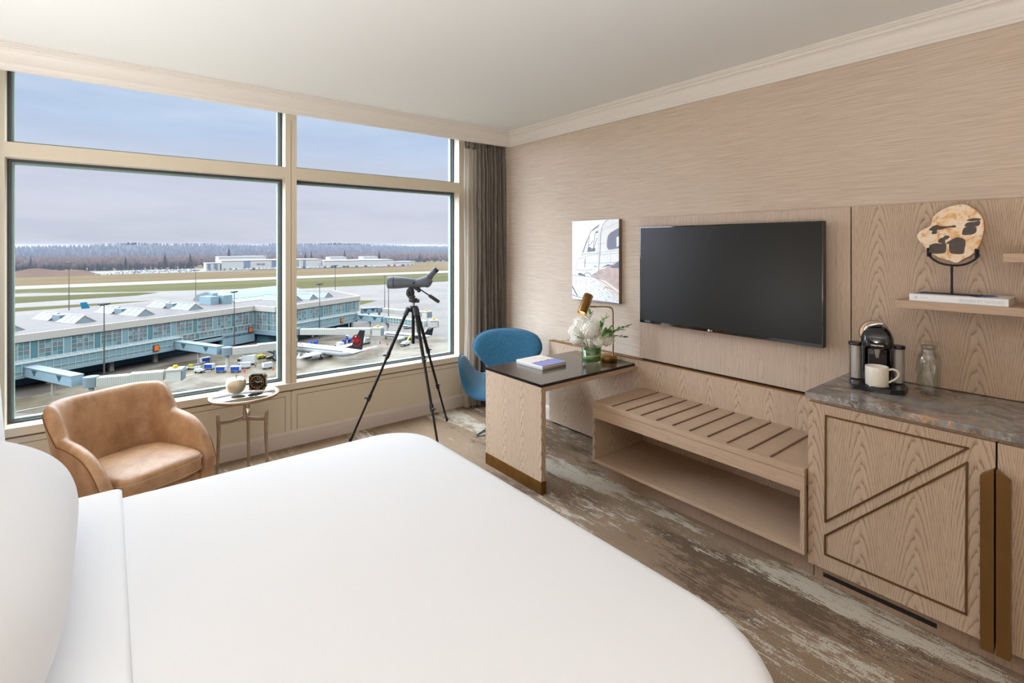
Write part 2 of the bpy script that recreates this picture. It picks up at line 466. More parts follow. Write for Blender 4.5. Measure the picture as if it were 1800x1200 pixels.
for x, z0, z1 in ((1.130, .127, .413), (1.1755, .127, .452), (1.222, .127, .413), (2.83, .127, .413)):
    s.box(x-.0012, x+.0012, YW-e, YW+.001, z0, z1)
s.box(1.1743, 1.1767, YW-e, YW+.001, .465, 2.68); s.box(-.501, -.499, YW-e, YW+.001, .45, .52)
s.box(-1.04, XW, YW-e, YW+.001, .452, .464); s.box(1.168, 1.183, YW-.004, YW+.001, .449, .47)
o = mbuild(s, 'panel_seam', plain('panel joint shade', (120,98,72), .8), parent=ww)
o = mbuild(MB().box(XL, 3.2, YW-.014, YW, .465, .52), 'sill_apron', M['frame_paint'], parent=ww, bevel=.003)
wins = [('window_1', -.5, 1.131, .52, 2.2), ('window_2', 1.219, 2.809, .52, 2.2), ('window_3', -.5, 1.131, 2.293, 2.805), ('window_4', 1.219, 2.809, 2.293, 2.805)]
for nm, xa, xb, za, zb in wins:
    f = MB(); ya, yb = YW+.1, YW+.16; w = .017
    f.box(xa, xa+w, ya, yb, za, zb); f.box(xb-w, xb, ya, yb, za, zb); f.box(xa+w, xb-w, ya, yb, za, za+w*.7); f.box(xa+w, xb-w, ya, yb, zb-w, zb)
    fo = struct(f, nm, M['frame_dark'])
    g = MB(); q = .012; xa2, xb2, za2, zb2 = xa+w, xb-w, za+w*.7, zb-w; ya, yb = YW+.125, YW+.165
    g.box(xa2, xa2+q, ya, yb, za2, zb2); g.box(xb2-q, xb2, ya, yb, za2, zb2); g.box(xa2+q, xb2-q, ya, yb, za2, za2+q); g.box(xa2+q, xb2-q, ya, yb, zb2-q, zb2)
    mbuild(g, 'window_frame', M['frame_green'], parent=fo)
    mbuild(MB().box(xa2+q, xb2-q, YW+.142, YW+.146, za2+q, zb2-q), 'window_pane', M['pane'], parent=fo)
# crown mouldings
def crown_profile():
    p = [(0, 2.675), (.013, 2.675), (.015, 2.688), (.02, 2.692), (.022, 2.70)]
    for i in range(9):
        t = i/8*math.pi/2
        p.append((.026+.034*(1-math.cos(t)), 2.708+.07*math.sin(t)))
    p += [(.064, 2.786), (.064, 2.793), (.073, 2.797), (.073, 2.805), (.078, 2.808), (.078, 2.82), (0, 2.82)]
    return p
YV = 4.138
pr_ = crown_profile()
b = MB()
ra = [(XW-o_, YR, z) for o_, z in pr_]; rb = [(XW-o_, YV-o_, z) for o_, z in pr_]
b.rings([ra, rb], smooth=False); struct(b, 'trim_1', M['crown'])
b = MB()
pv = pr_[:-1]+[(-.022, 2.82), (-.022, 2.675)]
ra = [(XL, YV-o_, z) for o_, z in pv]; rb = [(XW-max(o_, 0), YV-o_, z) for o_, z in pv]
b.rings([ra, rb], smooth=False); struct(b, 'trim_2', M['crown'])
def skirting(p, q, n):
    p = Vector(p); q = Vector(q); n = Vector(n)
    prof = [(0, 0), (.015, 0), (.015, .086), (.012, .088), (.012, .092), (.014, .096), (.012, .112), (.006, .124), (.004, .127), (0, .127)]
    b = MB(); b.rings([[p+n*o_+Vector((0, 0, z)) for o_, z in prof], [q+n*o_+Vector((0, 0, z)) for o_, z in prof]], smooth=False)
    return b
struct(skirting((XL, YW, 0), (XW, YW, 0), (0, -1, 0)), 'baseboard_window', M['base_paint'])
struct(skirting((XW, 3.48, 0), (XW, YW-.015, 0), (-1, 0, 0)), 'baseboard_right', M['base_paint'])

# ================================================================== CURTAINS
def curtain(xa, xb, yc, zt, zb, folds, amp, seed, flare=0, nu=140, nv=26, ph=0):
    rnd = random.Random(seed); w = [rnd.uniform(-.9, .9) for _ in range(40)]
    def fn(u, v):
        z = zt+(zb-zt)*v
        a = u*folds*2*math.pi
        k = int(u*folds) % 40
        am = amp*(.55+.45*sst(0, .12, v)+.25*v*math.sin(k*1.7+w[k]))
        x = xa+(xb-xa)*u+.012*math.sin(a*.5+w[k]+v*3)*sst(.05, .5, v)+flare*v*v*u
        y = yc+am*math.sin(a+ph+.5*math.sin(v*4+w[k]))+.35*am*math.sin(a*2.3+seed+v*2)
        return (x, y, z)
    return MB().grid(fn, nu, nv)
c = thing('curtain', 'grey brown pleated drape hanging at the right end of the window wall', 'curtain', (3.05, 4.25, 0))
dm = mbuild(curtain(2.93, 3.262, 4.245, 2.70, .03, 9, .042, 3), 'drape_cloth', M['drape'], parent=c)
dm.modifiers.new('s', 'SOLIDIFY').thickness = .004
mbuild(curtain(2.93, 3.262, 4.235, 2.715, 2.62, 9, .022, 3, nv=3), 'pleated_heading', M['drape'], parent=c)
c = thing('sheer_curtain', 'pale translucent curtain edge gathered beside the grey brown drape', 'curtain', (2.85, 4.26, 0))
dm = mbuild(curtain(2.80, 2.95, 4.275, 2.70, .02, 3, .022, 8, nu=60), 'sheer_cloth', M['sheer'], parent=c)
mbuild(curtain(2.80, 2.95, 4.27, 2.715, 2.63, 3, .018, 8, nu=60, nv=3), 'heading_tape', M['drape'], parent=c)
c = thing('curtain', 'white curtain edge at the far left of the picture, beside the pillow', 'curtain', (-.72, 4.2, 0))
mbuild(curtain(-1.0, -.566, 4.22, 2.70, .03, 6, .03, 5, flare=.11), 'curtain_cloth', M['linen'], parent=c)

# ================================================================== BED
bed = thing('bed', 'wide bed with a low upholstered base and headboard, mostly hidden by its white linen', 'bed', (.15, 1.47, 0))
mbuild(MB().box(-.92, 1.16, .56, 2.4, .12, .34), 'bed_base', M['drape'], parent=bed, bevel=.02)
mbuild(MB().box(-.92, 1.2, .53, 2.43, .34, .60), 'mattress', M['linen'], parent=bed, bevel=.05, segs=3)
mbuild(MB().box(-1.045, -.93, .45, 2.5, .0, 1.3), 'headboard', M['drape'], parent=bed, bevel=.03)
for x in (-.85, 1.08):
    for y in (.64, 2.3): mbuild(MB().lathe([(.025, 0), (.03, .12)], (x, y, 0)), 'leg', M['dark_wood'], parent=bed)
def rrect(x0, x1, y0, y1, r, n=10):
    pts = []
    # corners: (x1,y0) (x1,y1) (x0,y1) (x0,y0), r per corner
    for (cx, cy, a0, rr) in ((x1, y0, -90, r[0]), (x1, y1, 0, r[1]), (x0, y1, 90, r[2]), (x0, y0, 180, r[3])):
        sx = -1 if cx == x1 else 1; sy = 1 if cy == y0 else -1
        for i in range(n+1):
            a = R(a0+90*i/n); pts.append((cx+sx*rr+rr*math.cos(a), cy+sy*rr+rr*math.sin(a)))
    return pts
def draped(x0, x1, y0, y1, ztop, zbot, r, edge, crown=0, hem=0):
    outer = rrect(x0, x1, y0, y1, r); cx, cy = (x0+x1)/2, (y0+y1)/2
    rs = []
    def off(d, z, wav=0):
        rr = [max(.02, q-d) for q in r]
        p = rrect(x0+d, x1-d, y0+d, y1-d, rr)
        out = []
        for i, (x, y) in enumerate(p):
            k = wav*math.sin(i*1.1+x*9)*.5+wav*math.sin(y*13)*.5
            vx, vy = x-cx, y-cy; L = math.hypot(vx, vy)
            out.append((x+vx/L*k, y+vy/L*k, z))
        return out
    rs.append(off(-.0, zbot, hem)); rs.append(off(.0, (zbot+ztop)/2, hem*.6))
    for i in range(8):
        t = i/7*math.pi/2
        rs.append(off(edge*(1-math.cos(t)), ztop-edge+edge*math.sin(t)))
    for d in (edge+.08, edge+.2, edge+.35):
        rs.append(off(d, ztop+crown*(1-math.exp(-d*3))))
    b = MB(); b.rings(rs, smooth=True, cap0=False, cap1=False)
    n = len(rs[-1]); b.add(rs[-1]+[(cx, cy, ztop+crown)], [(i, (i+1) % n, n) for i in range(n)], 0, True)
    return b
dv = thing('duvet', 'smooth white duvet spread over the bed and tucked round its rounded corners', 'duvet', (.6, 1.47, .34))
mbuild(draped(-.9, 1.315, .44, 2.505, .68, .16, (.34, .26, .05, .05), .065, .004, .008), 'duvet_cover', M['linen'], parent=dv)
fd = thing('turned_down_sheet', 'white folded back sheet strip lying across the bed between the pillow and the duvet', 'sheet', (-.05, 1.47, .684))
mbuild(draped(-.5, .042, .428, 2.517, .7, .2, (.012, .012, .02, .02), .014), 'folded_sheet', M['linen'], parent=fd)
def pillow(c, L, W, H, rx, label, tilt):
    p = thing('pillow', label, 'pillow', c, 0)
    b = MB()
    def fn(u, v):
        a = u*2*math.pi; t = math.pi*(v-.5)
        ct = max(0, math.cos(t)); sgn = lambda q, e: math.copysign(abs(q)**e, q)
        x = W/2*sgn(math.cos(a), .62)*ct**.5; y = L/2*sgn(math.sin(a), .42)*ct**.3; z = H/2*math.sin(t)
        wr = .006*math.sin(y*25+x*8)*ct
        return (x*math.cos(tilt)+z*math.sin(tilt), y, -x*math.sin(tilt)+z*math.cos(tilt)+wr)
    b.grid(fn, 48, 25, cu=True); mbuild(b, 'pillow_case', M['linen'], parent=p, local=True, subsurf=2)
    s = []
    return p
pillow((-.4, 1.83, .875), 1.22, .68, .42, 0, 'plump white pillow on the window side of the bed, at the left edge', R(26))

# ================================================================== TV WALL JOINERY
t = thing('wall_panel', 'fine grained limed oak panel on the wall behind the television', 'wall panel', (3.26, 1.75, .77))
mbuild(MB().box(3.25, XW, 1.029, 2.469, .775, 1.867), 'panel_board', M['oak_q'], parent=t, bevel=.001)
mbuild(MB().box(3.262, XW, 1.02, 2.45, .765, .775), 'shadow_gap', M['gap'], parent=t)
t = thing('wall_panel', 'limed oak panel with arched grain behind the coffee machine and floating shelves', 'wall panel', (3.26, .3, .94))
mbuild(MB().box(3.25, XW, -.6, 1.023, .94, 1.867), 'panel_board', M['oak'], parent=t, bevel=.001)
mbuild(MB().box(3.262, XW, 1.023, 1.029, .94, 1.867), 'shadow_gap', M['gap'], parent=t)
t = thing('low_wall_panel', 'low limed oak back panel with a brass top edge running behind the desk and bench', 'wall panel', (3.24, 2.25, 0))
mbuild(MB().box(3.217, XW, 1.04, 3.471, .02, .762), 'panel_board', M['oak'], parent=t, bevel=.001)
mbuild(MB().box(3.214, XW, 1.04, 3.473, .762, .768), 'brass_edging', M['brass'], parent=t)

# minibar cabinet
XD = 2.68
t = thing('minibar_cabinet', 'limed oak minibar cabinet under the stone counter with bronze inlaid doors', 'cabinet', (2.95, .35, 0))
cb = MB(); cb.box(XD+.022, 3.214, -.33, 1.03, .1, .895); mbuild(cb, 'carcass', M['oak'], parent=t)
mbuild(MB().box(2.745, 3.2, -.33, 1.025, 0, .1), 'plinth', M['oak_dark'], parent=t)
mbuild(MB().box(2.7435, 2.746, .549, .985, .026, .046), 'vent_slot', M['gap'], parent=t)
def cab_door(ya, yb, mir):
    d = mbuild(MB().box(XD, XD+.022, ya, yb, .1, .888), 'door', M['oak'], parent=t, bevel=.0012)
    my = (lambda y: y) if not mir else (lambda y: 2*.3565-y)
    il = MB(); w = .008
    for poly in ([(.950, .838), (.440, .842), (.952, .330)], [(.953, .263), (.442, .783), (.445, .177), (.953, .175)]):
        for i in range(len(poly)):
            p, q = poly[i], poly[(i+1) % len(poly)]
            P = Vector((XD-.0015, my(p[0]), p[1])); Q = Vector((XD-.0015, my(q[0]), q[1])); dd = (Q-P).normalized()*w*.5
            il.bar(P-dd+Vector((-.0003*i, 0, 0)), Q+dd+Vector((-.0003*i, 0, 0)), w, .005, up=(1, 0, 0))
            il.m[-6:] = [0]*6
    mbuild(il, 'bronze_inlay', M['brass_d'], parent=d)
    h = MB(); hz0, hz1 = .086, .792
    ycl = my(.3595); yo = my(.399)
    pl = [(XD-.034, ycl, hz0), (XD-.034, yo, hz0+.0), (XD-.034, yo, hz1-.034), (XD-.034, ycl, hz1)]
    if mir: pl = pl[::-1]
    h.prism(pl, (.034, 0, 0))
    mbuild(h, 'handle', M['pull'], parent=d, bevel=.002)
    return d
cab_door(.3595, 1.029, False); cab_door(-.316, .3535, True)
mbuild(MB().box(XD+.015, XD+.03, .3535, .3595, .1, .888), 'door_gap', M['gap'], parent=t)
t = thing('stone_countertop', 'grey brown veined marble slab lying on the minibar cabinet', 'countertop', (2.95, .35, .9))
mbuild(MB().box(2.67, 3.25, -.34, 1.04, .905, .936), 'slab', M['marble'], parent=t, bevel=.002)
mbuild(MB().box(2.70, 3.2, -.33, 1.03, .895, .905), 'support_strip', M['oak_dark'], parent=t)

# luggage bench
t = thing('luggage_bench', 'low limed oak luggage bench with ten brown strips on its top', 'bench', (2.93, 1.73, 0))
XB = 2.655
mbuild(MB().box(XB, 3.217, 1.036, 2.42, .522, .556), 'bench_top', M['oak_y'], parent=t, bevel=.0015)
mbuild(MB().box(XB, XB+.02, 1.036, 2.42, .447, .520), 'front_rail', M['oak_y'], parent=t, bevel=.001)
mbuild(MB().box(XB+.02, 3.217, 1.036, 2.42, .49, .520), 'under_board', M['oak_y'], parent=t)
mbuild(MB().box(XB+.001, 3.217, 2.40, 2.419, .157, .447), 'side_panel', M['oak'], parent=t, bevel=.001)
mbuild(MB().box(XB+.001, 3.217, 1.037, 1.057, .157, .447), 'side_panel', M['oak'], parent=t, bevel=.001)
mbuild(MB().box(XB, 3.217, 1.036, 2.42, .137, .157), 'lower_shelf', M['oak_y'], parent=t, bevel=.0015)
mbuild(MB().box(3.20, 3.217, 1.057, 2.40, .157, .49), 'rear_board', M['oak'], parent=t)
mbuild(MB().box(2.765, 3.2, 1.036, 2.38, 0, .137), 'plinth', M['oak_dark'], parent=t)
for y in (2.26, 2.141, 2.022, 1.906, 1.79, 1.675, 1.56, 1.443, 1.324, 1.208):
    mbuild(MB().box(2.678, 3.20, y-.0055, y+.0055, .553, .561), 'luggage_strip', M['rail'], parent=t, bevel=.002)

# desk
t = thing('desk', 'limed oak writing desk with a dark glass top and a brass footed end panel', 'desk', (2.73, 2.8, 0))
mbuild(MB().box(2.236, 2.276, 2.488, 3.118, .085, .710), 'end_panel', M['oak'], parent=t, bevel=.001)
mbuild(MB().box(2.2345, 2.2775, 2.4865, 3.1195, 0, .085), 'brass_foot', M['brass'], parent=t, bevel=.001)
mbuild(MB().box(2.276, 3.215, 2.488, 3.118, .678, .710), 'desk_frame', M['oak_x'], parent=t, bevel=.001)
mbuild(MB().box(2.235, 3.214, 2.487, 3.119, .710, .7285), 'glass_edge', M['desk_glass'], parent=t)
mbuild(MB().box(2.237, 3.214, 2.489, 3.117, .7285, .730), 'glass_top', M['desk_top'], parent=t)

# ------------------------------------------------------------------ television
t = thing('mounted_tv', 'wide switched off black television mounted on the oak panel', 'television', (3.19, 1.765, 1.43))
tb = MB(); tb.box(3.168, 3.205, 1.134, 2.399, 1.068, 1.791); mbuild(tb, 'casing', M['black_plastic'], parent=t, bevel=.004)
mbuild(MB().box(3.1625, 3.169, 1.134, 2.399, 1.068, 1.791), 'bezel', M['black_gloss'], parent=t, bevel=.002)
mbuild(MB().box(3.1615, 3.163, 1.142, 2.391, 1.088, 1.783), 'screen', M['screen'], parent=t)
mbuild(MB().box(3.205, 3.25, 1.5, 2.05, 1.25, 1.6), 'wall_bracket', M['black_metal'], parent=t)
lg = MB()
lg.lathe([(.0072, 0), (.0072, .0008)], (3.1625, 1.834, 1.0785), (-1, 0, 0), 20)
vs, fs = text_mesh('LG', .012, bold=.0003); lg.add([(3.1617, 1.815-v.x, 1.0745+v.y) for v in vs], fs)
mbuild(lg, 'maker_mark', M['white'], parent=t)
mbuild(MB().box(3.165, 3.19, 1.812, 1.84, 1.063, 1.068), 'sensor_lug', M['chrome'], parent=t)

# ------------------------------------------------------------------ canvas picture
AY0, AY1, AZ0, AZ1, AX = 2.660, 3.187, 1.178, 1.866, 3.235
t = thing('wall_picture', 'unframed canvas photograph of a weathered aeroplane nose on the wallpaper', 'picture', (3.25, 2.92, 1.5))
mbuild(MB().box(AX, XW, AY0, AY1, AZ0, AZ1), 'canvas', plain('canvas edge', (120,100,86), .7), parent=t)
def art():
    mats = [plain('print sky white', (248,250,250), .35), plain('print metal pale', (238,241,238), .35, var=.05, vscale=40),
            plain('print slate', (112,118,136), .35, var=.1, vscale=40), plain('print line grey', (150,152,158), .35),
            plain('print rust', (198,178,168), .35, var=.2, vscale=30), plain('print cream', (238,228,216), .35, var=.06, vscale=40), plain('print dark', (92,92,104), .35)]
    b = MB(); lay = [0]
    def Pt(x, y):   # picture units: x 0..600, y 0..1050 from the top left of the print
        return (AX-.0004-.00012*lay[0], AY1-(AY1-AY0)*x/600, AZ1-(AZ1-AZ0)*y/1050)
    def poly(pts, m):
        lay[0] += 1; b.add([Pt(*p) for p in pts], [tuple(range(len(pts)))[::-1]], m)
    def line(p, q, w, m):
        lay[0] += .05; dx, dy = q[0]-p[0], q[1]-p[1]; L = math.hypot(dx, dy) or 1; nx, ny = -dy/L*w/2, dx/L*w/2
        b.add([Pt(p[0]+nx, p[1]+ny), Pt(q[0]+nx, q[1]+ny), Pt(q[0]-nx, q[1]-ny), Pt(p[0]-nx, p[1]-ny)], [(0, 1, 2, 3)], m)
    def pl(pts, w, m):
        for p, q in zip(pts, pts[1:]): line(p, q, w, m)
    def dots(p, q, n, m=6, r=2.4):
        for i in range(n):
            x = p[0]+(q[0]-p[0])*i/(n-1); y = p[1]+(q[1]-p[1])*i/(n-1); line((x-r, y), (x+r, y), 2*r, m)
    poly([(0,0),(600,0),(600,1050),(0,1050)], 0)
    poly([(48,740),(60,600),(82,510),(128,458),(185,300),(240,185),(262,130),(345,62),(400,100),(440,20),(480,0),(600,0),(600,760),(48,745)], 1)
    poly([(0,735),(150,738),(300,745),(420,800),(600,930),(600,1050),(0,1050)], 1)
    poly([(265,730),(360,640),(430,620),(490,580),(600,520),(600,930),(480,840),(330,755)], 4)
    poly([(385,615),(470,565),(530,580),(600,520),(600,610),(520,610),(490,585)], 2)
    poly([(300,760),(430,770),(600,880),(600,1010),(470,900)], 5)
    poly([(470,200),(500,165),(600,105),(600,365),(480,385),(456,350),(460,260)], 2)
    poly([(572,225),(600,215),(600,330),(575,350)], 0)
    poly([(222,195),(300,150),(345,145),(330,420),(200,430),(140,430),(190,290)], 0)
    poly([(215,355),(240,345),(270,370),(310,355),(312,405),(215,420)], 2)
    poly([(315,150),(350,140),(345,165),(315,168)], 2)
    poly([(262,130),(370,50),(340,95),(275,138)], 2)
    poly([(85,700),(110,695),(180,720),(185,735),(85,725)], 6)
    for q in ([(140,430),(190,290),(240,180),(262,130)],[(145,440),(230,200)],[(210,425),(235,205)],[(280,410),(312,165)],[(285,390),(335,230)],[(225,340),(285,265)]): pl(q, 6, 6)
    pl([(130,430),(330,405)], 10, 5); pl([(128,458),(200,440),(358,425)], 6, 3); pl([(82,510),(230,460),(355,440)], 4, 3)
    pl([(48,740),(52,640),(82,510)], 4, 3); pl([(60,655),(200,665),(270,640)], 5, 3); pl([(345,740),(372,440),(380,160),(400,80),(440,20),(480,0)], 5, 3)
    pl([(385,150),(600,75)], 10, 5); pl([(100,560),(345,555)], 3, 3); pl([(372,555),(600,540)], 3, 3); pl([(360,310),(460,295)], 3, 3)
    pl([(0,735),(150,738),(300,745),(420,800),(600,930)], 6, 3); pl([(175,560),(182,500),(172,620)], 7, 6); pl([(300,590),(330,610)], 9, 6)
    pl([(150,720),(190,690),(240,690),(260,730),(310,690),(330,720)], 10, 3); pl([(0,880),(40,950),(75,1005)], 16, 2); pl([(0,1000),(120,1025),(300,1040),(600,1048)], 9, 2)
    pl([(455,350),(455,260),(470,200),(500,165),(600,105)], 8, 5); pl([(455,385),(480,388),(600,368)], 9, 5)
    pl([(410,900),(440,850),(520,880)], 5, 6); pl([(240,770),(300,800),(380,790)], 4, 5)
    for p, q, n in (((360,420),(600,390),24),((360,450),(600,420),24),((505,440),(500,545),9),((355,180),(352,600),30),((372,555),(600,532),18),((400,120),(600,40),20),((300,600),(300,700),8)): dots(p, q, n)
    rnd = random.Random(4)
    for i in range(170):
        x = rnd.uniform(20, 590); y = rnd.uniform(770, 1030)
        if y > 760+max(0, x-300)*.6 or x < 320: dots((x, y), (x+8, y), 2, 6, 2.2)
    return b, mats
ab, am = art(); mbuild(ab, 'print', am, parent=t)

# ------------------------------------------------------------------ floating shelves
t = thing('floating_shelf', 'floating oak shelf carrying the white book and the petrified wood slice', 'shelf', (3.13, .2, 1.385))
mbuild(MB().box(3.01, 3.25, -.6, .763, 1.349, 1.385), 'shelf_board', M['oak_y'], parent=t, bevel=.001)
t = thing('floating_shelf', 'higher empty floating oak shelf cut off by the right edge of the picture', 'shelf', (3.13, -.1, 1.6))
mbuild(MB().box(3.01, 3.25, -.6, .38, 1.580, 1.616), 'shelf_board', M['oak_y'], parent=t, bevel=.001)

def book(name_label, x0, x1, y0, y1, z0, z1, spine, cover, page, rz=0):
    c = ((x0+x1)/2, (y0+y1)/2, z0)
    t = thing('book', name_label, 'book', c, rz)
    hx, hy, h = (x1-x0)/2, (y1-y0)/2, z1-z0; k = .0025
    b = MB(); b.box(-hx, hx, -hy, hy, 0, k); b.box(-hx, hx, -hy, hy, h-k, h); b.box(-hx, -hx+k, -hy, hy, k, h-k)
    mbuild(b, 'cover', cover, parent=t, local=True, bevel=.0008)
    mbuild(MB().box(-hx+k, hx-.004, -hy+.004, hy-.004, k, h-k), 'page_block', page, parent=t, local=True)
    return t
t = book('thick white book lying on the floating shelf under the petrified wood', 3.03, 3.238, .365, .711, 1.385, 1.418, 'x', M['book_white'], M['page'])
vs, fs = text_mesh('BOARD BY NATURE', .0165, bold=.0004); tm = MB(); tm.add([(3.0295, .452-v.x, 1.3955+v.y) for v in vs], fs)
vs, fs = text_mesh('Sorrento', .013, shear=.4); tm.add([(3.0295, .652-v.x, 1.397+v.y) for v in vs], fs) if False else None
tm2 = MB(); tm2.add([(3.0295, .69-.012*x, 1.397+.010*y) for x, y in ((0,0),(1,0),(1,1),(0,1))], [(3,2,1,0)])
tm2.add([(3.0295, .668-.004*i-.0032*x, 1.3985+.006*y) for i in range(7) for x, y in ((0,0),(.7,0),(.9,1),(.3,1))], [(4*i+3,4*i+2,4*i+1,4*i) for i in range(7)])
mbuild(tm, 'spine_lettering', M['grey_ink'], parent=t); mbuild(tm2, 'publisher_lettering', M['grey_ink'], parent=t)
cv = MB(); z = 1.4183
cv.add([(3.20, .707, z), (3.06, .70, z), (3.09, .67, z), (3.16, .55, z), (3.045, .47, z), (3.09, .43, z), (3.15, .41, z), (3.225, .44, z), (3.225, .707, z)], [(0,1,2,3,4,5,6,7,8)])
mbuild(cv, 'cover_print', M['deep_blue'], parent=t)

# petrified wood slice on stand (all on the plane x = 3.13)
t = thing('fossil_slice', 'cream and charcoal slice of petrified wood held upright in the black stand', 'ornament', (3.13, .57, 1.6))
SX = 3.115
def sp(x, y):
    return (.7-.244*(x-135)/670, 1.843-.275*(y-105)/598)
out = [(135,430),(150,390),(190,355),(240,335),(275,310),(290,270),(300,230),(340,190),(400,150),(480,120),(580,105),(640,112),(700,150),(760,200),(795,260),(806,330),(795,420),(770,500),(740,560),(690,620),(600,670),(545,703),(470,680),(380,655),(300,615),(240,570),(200,520),(160,480)]
sm = smoothpath([Vector((*sp(*p), 0)) for p in out], 4, True)
fr = [(SX, p.x, p.y) for p in sm]
b = MB(); cyc = (sum(p[1] for p in fr)/len(fr), sum(p[2] for p in fr)/len(fr))
sh = lambda q, dx: [(SX+dx, cyc[0]+(p[1]-cyc[0])*q, cyc[1]+(p[2]-cyc[1])*q) for p in fr]
b.rings([sh(.985, 0), sh(1, .003)], 0, True, True, True, False); b.rings([sh(1, .003), sh(1.012, .015), sh(1.0, .028), sh(.98, .031)], 1, True, True, False, True)
so = mbuild(b, 'slice_body', [M['fossil'], M['fossil_edge']], parent=t)
ks = MB()
for poly in ([(275,600),(268,525),(330,500),(385,505),(438,500),(440,560),(425,600),(350,610)],[(478,595),(470,515),(500,470),(545,440),(600,450),(632,480),(622,560),(610,605),(540,612)],
    [(600,412),(608,360),(640,335),(720,330),(737,372),(715,405),(650,418)],[(622,328),(650,292),(720,285),(765,275),(762,322),(690,335)],[(640,270),(700,250),(770,255),(772,270),(700,280)],
    [(262,360),(300,325),(345,308),(372,318),(440,325),(530,318),(532,340),(470,338),(400,355),(350,360),(345,398),(290,402),(300,370)],[(360,492),(372,455),(410,440),(432,420),(475,428),(462,452),(430,470),(428,500)],[(440,500),(500,460),(560,440),(520,470),(470,505)]):
    sp_ = smoothpath([Vector((*sp(*p), 0)) for p in poly], 3, True)
    kx = SX-.0006-.00012*len(ks.f)/60; ks.prism([(kx, p.x, p.y) for p in sp_][::-1], (.002, 0, 0))
mbuild(ks, 'dark_core', M['fossil_dark'], parent=so)
t = thing('display_stand', 'black metal stand with a forked arc standing on the white book', 'stand', (3.13, .57, 1.418))
mbuild(MB().box(3.095, 3.165, .468, .682, 1.4183, 1.4215), 'base_plate', M['black_metal'], parent=t, bevel=.0008)
mbuild(MB().tube([(3.13, .571, 1.42), (3.13, .571, 1.557)], .0048), 'post', M['black_metal'], parent=t)
arc = smoothpath([(3.13, .656, 1.606), (3.13, .645, 1.588), (3.13, .615, 1.566), (3.13, .57, 1.556), (3.13, .525, 1.562), (3.13, .49, 1.585), (3.13, .474, 1.61)], 5)
mbuild(MB().tube(arc, .0048), 'cradle_arc', M['black_metal'], parent=t)
for y, z in ((.656, 1.606), (.482, 1.603)):
    pg = MB(); pg.tube([(3.108, y, z-.008), (3.108, y, z+.033)], .0045); pg.tube([(3.151, y, z-.008), (3.151, y, z+.03)], .0045); pg.tube([(3.108, y, z-.006), (3.151, y, z-.006)], .0045)
    mbuild(pg, 'holding_prong', M['black_metal'], parent=t)

# ------------------------------------------------------------------ coffee machine, mug, carafe
ang = math.atan2(-.964, .267)      # local x runs to the viewer's right along the front, local -y faces the viewer
cm = thing('coffee_machine', 'black capsule coffee machine with ribbed side tanks on the marble counter', 'coffee machine', (3.045, .845, .936), ang)
bs = MB()
pl = [(-.118, -.02), (-.10, -.115), (-.04, -.14), (.05, -.145), (.105, -.12), (.122, -.02), (.10, .07), (.03, .105), (-.05, .105), (-.11, .06)]
bs.prism([(x, y, 0) for x, y in pl], (0, 0, .024)); mbuild(bs, 'drip_base', M['black_plastic'], parent=cm, local=True, bevel=.004)
bd = MB()
def prof(w, d, z, y0=0):
    pts = []
    for i in range(28):
        a = 2*math.pi*i/28; cs, sn = math.cos(a), math.sin(a)
        pts.append((w*math.copysign(abs(cs)**.55, cs), y0+d*math.copysign(abs(sn)**.55, sn), z))
    return pts
bd.rings([prof(.060, .055, .024, .04), prof(.060, .055, .2, .04)]); mbuild(bd, 'column', M['black_gloss'], parent=cm, local=True)
hd = MB(); hr = []
for r, z in ((.060, .205), (.067, .2), (.069, .215), (.069, .232)): hr.append(prof(r, r*1.15, z, .005))
for i in range(1, 9):
    a = i/8*math.pi/2*.98; hr.append(prof(.069*math.cos(a), .069*1.15*math.cos(a), .232+.085*math.sin(a), .005))
hd.rings(hr); h_ = mbuild(hd, 'brew_head', M['black_gloss'], parent=cm, local=True)
lv = MB(); lv.tube(smoothpath([(-.05, -.03, .285), (-.035, -.035, .308), (0, -.035, .321), (.02, -.03, .322)], 5), [.009]*16, 10)
mbuild(lv, 'lever', M['chrome'], parent=cm, local=True)
mbuild(MB().lathe([(.062, 0), (.066, .006), (.062, .012)], (-.012, .05, .262), (0, -1, .1), 28), 'lid_ring', M['bronze'], parent=cm, local=True)
for sx in (-1, 1): mbuild(MB().box(sx*.056-.006, sx*.056+.006, -.03, .0, .03, .2), 'front_cheek', M['black_gloss'], parent=cm, local=True, bevel=.004)
mbuild(MB().box(-.035, .035, -.018, -.01, .1, .165), 'cup_recess', M['black_metal'], parent=cm, local=True)
mbuild(MB().lathe([(.008, 0), (.012, .02), (.016, .045)], (0, -.045, .155)), 'spout', M['chrome'], parent=cm, local=True)
vs, fs = text_mesh('nespresso', .0125, bold=.0003); tm = MB()
for v in vs: pass
tm.add([(v.x, .005-.0794*max(.01, 1-(abs(v.x)/.069)**3.636)**.275-.0008, .216+v.y) for v in vs], fs); mbuild(tm, 'maker_mark', M['white'], parent=cm, local=True)
for sx, nm, rr in ((-.088, 'water_tank', .033), (.083, 'capsule_bin', .029)):
    tk = MB(); pf = []
    for i in range(49):
        z = .026+i*.0036; pf.append((rr+(.0010 if i % 2 else -.0006), z))
    tk.lathe(pf, (sx, .02, 0), n=26); tko = mbuild(tk, nm, M['tank_glass'], parent=cm, local=True)
    mbuild(MB().lathe([(rr+.002, .199), (rr+.003, .205), (rr+.002, .214), (rr-.004, .216)], (sx, .02, 0), n=26), 'tank_lid', M['black_plastic'], parent=tko, local=True)
    mbuild(MB().tube([(sx, .02, .03), (sx, .02, .2)], rr*.72, 18), 'inner_sleeve', M['sleeve'], parent=tko, local=True)
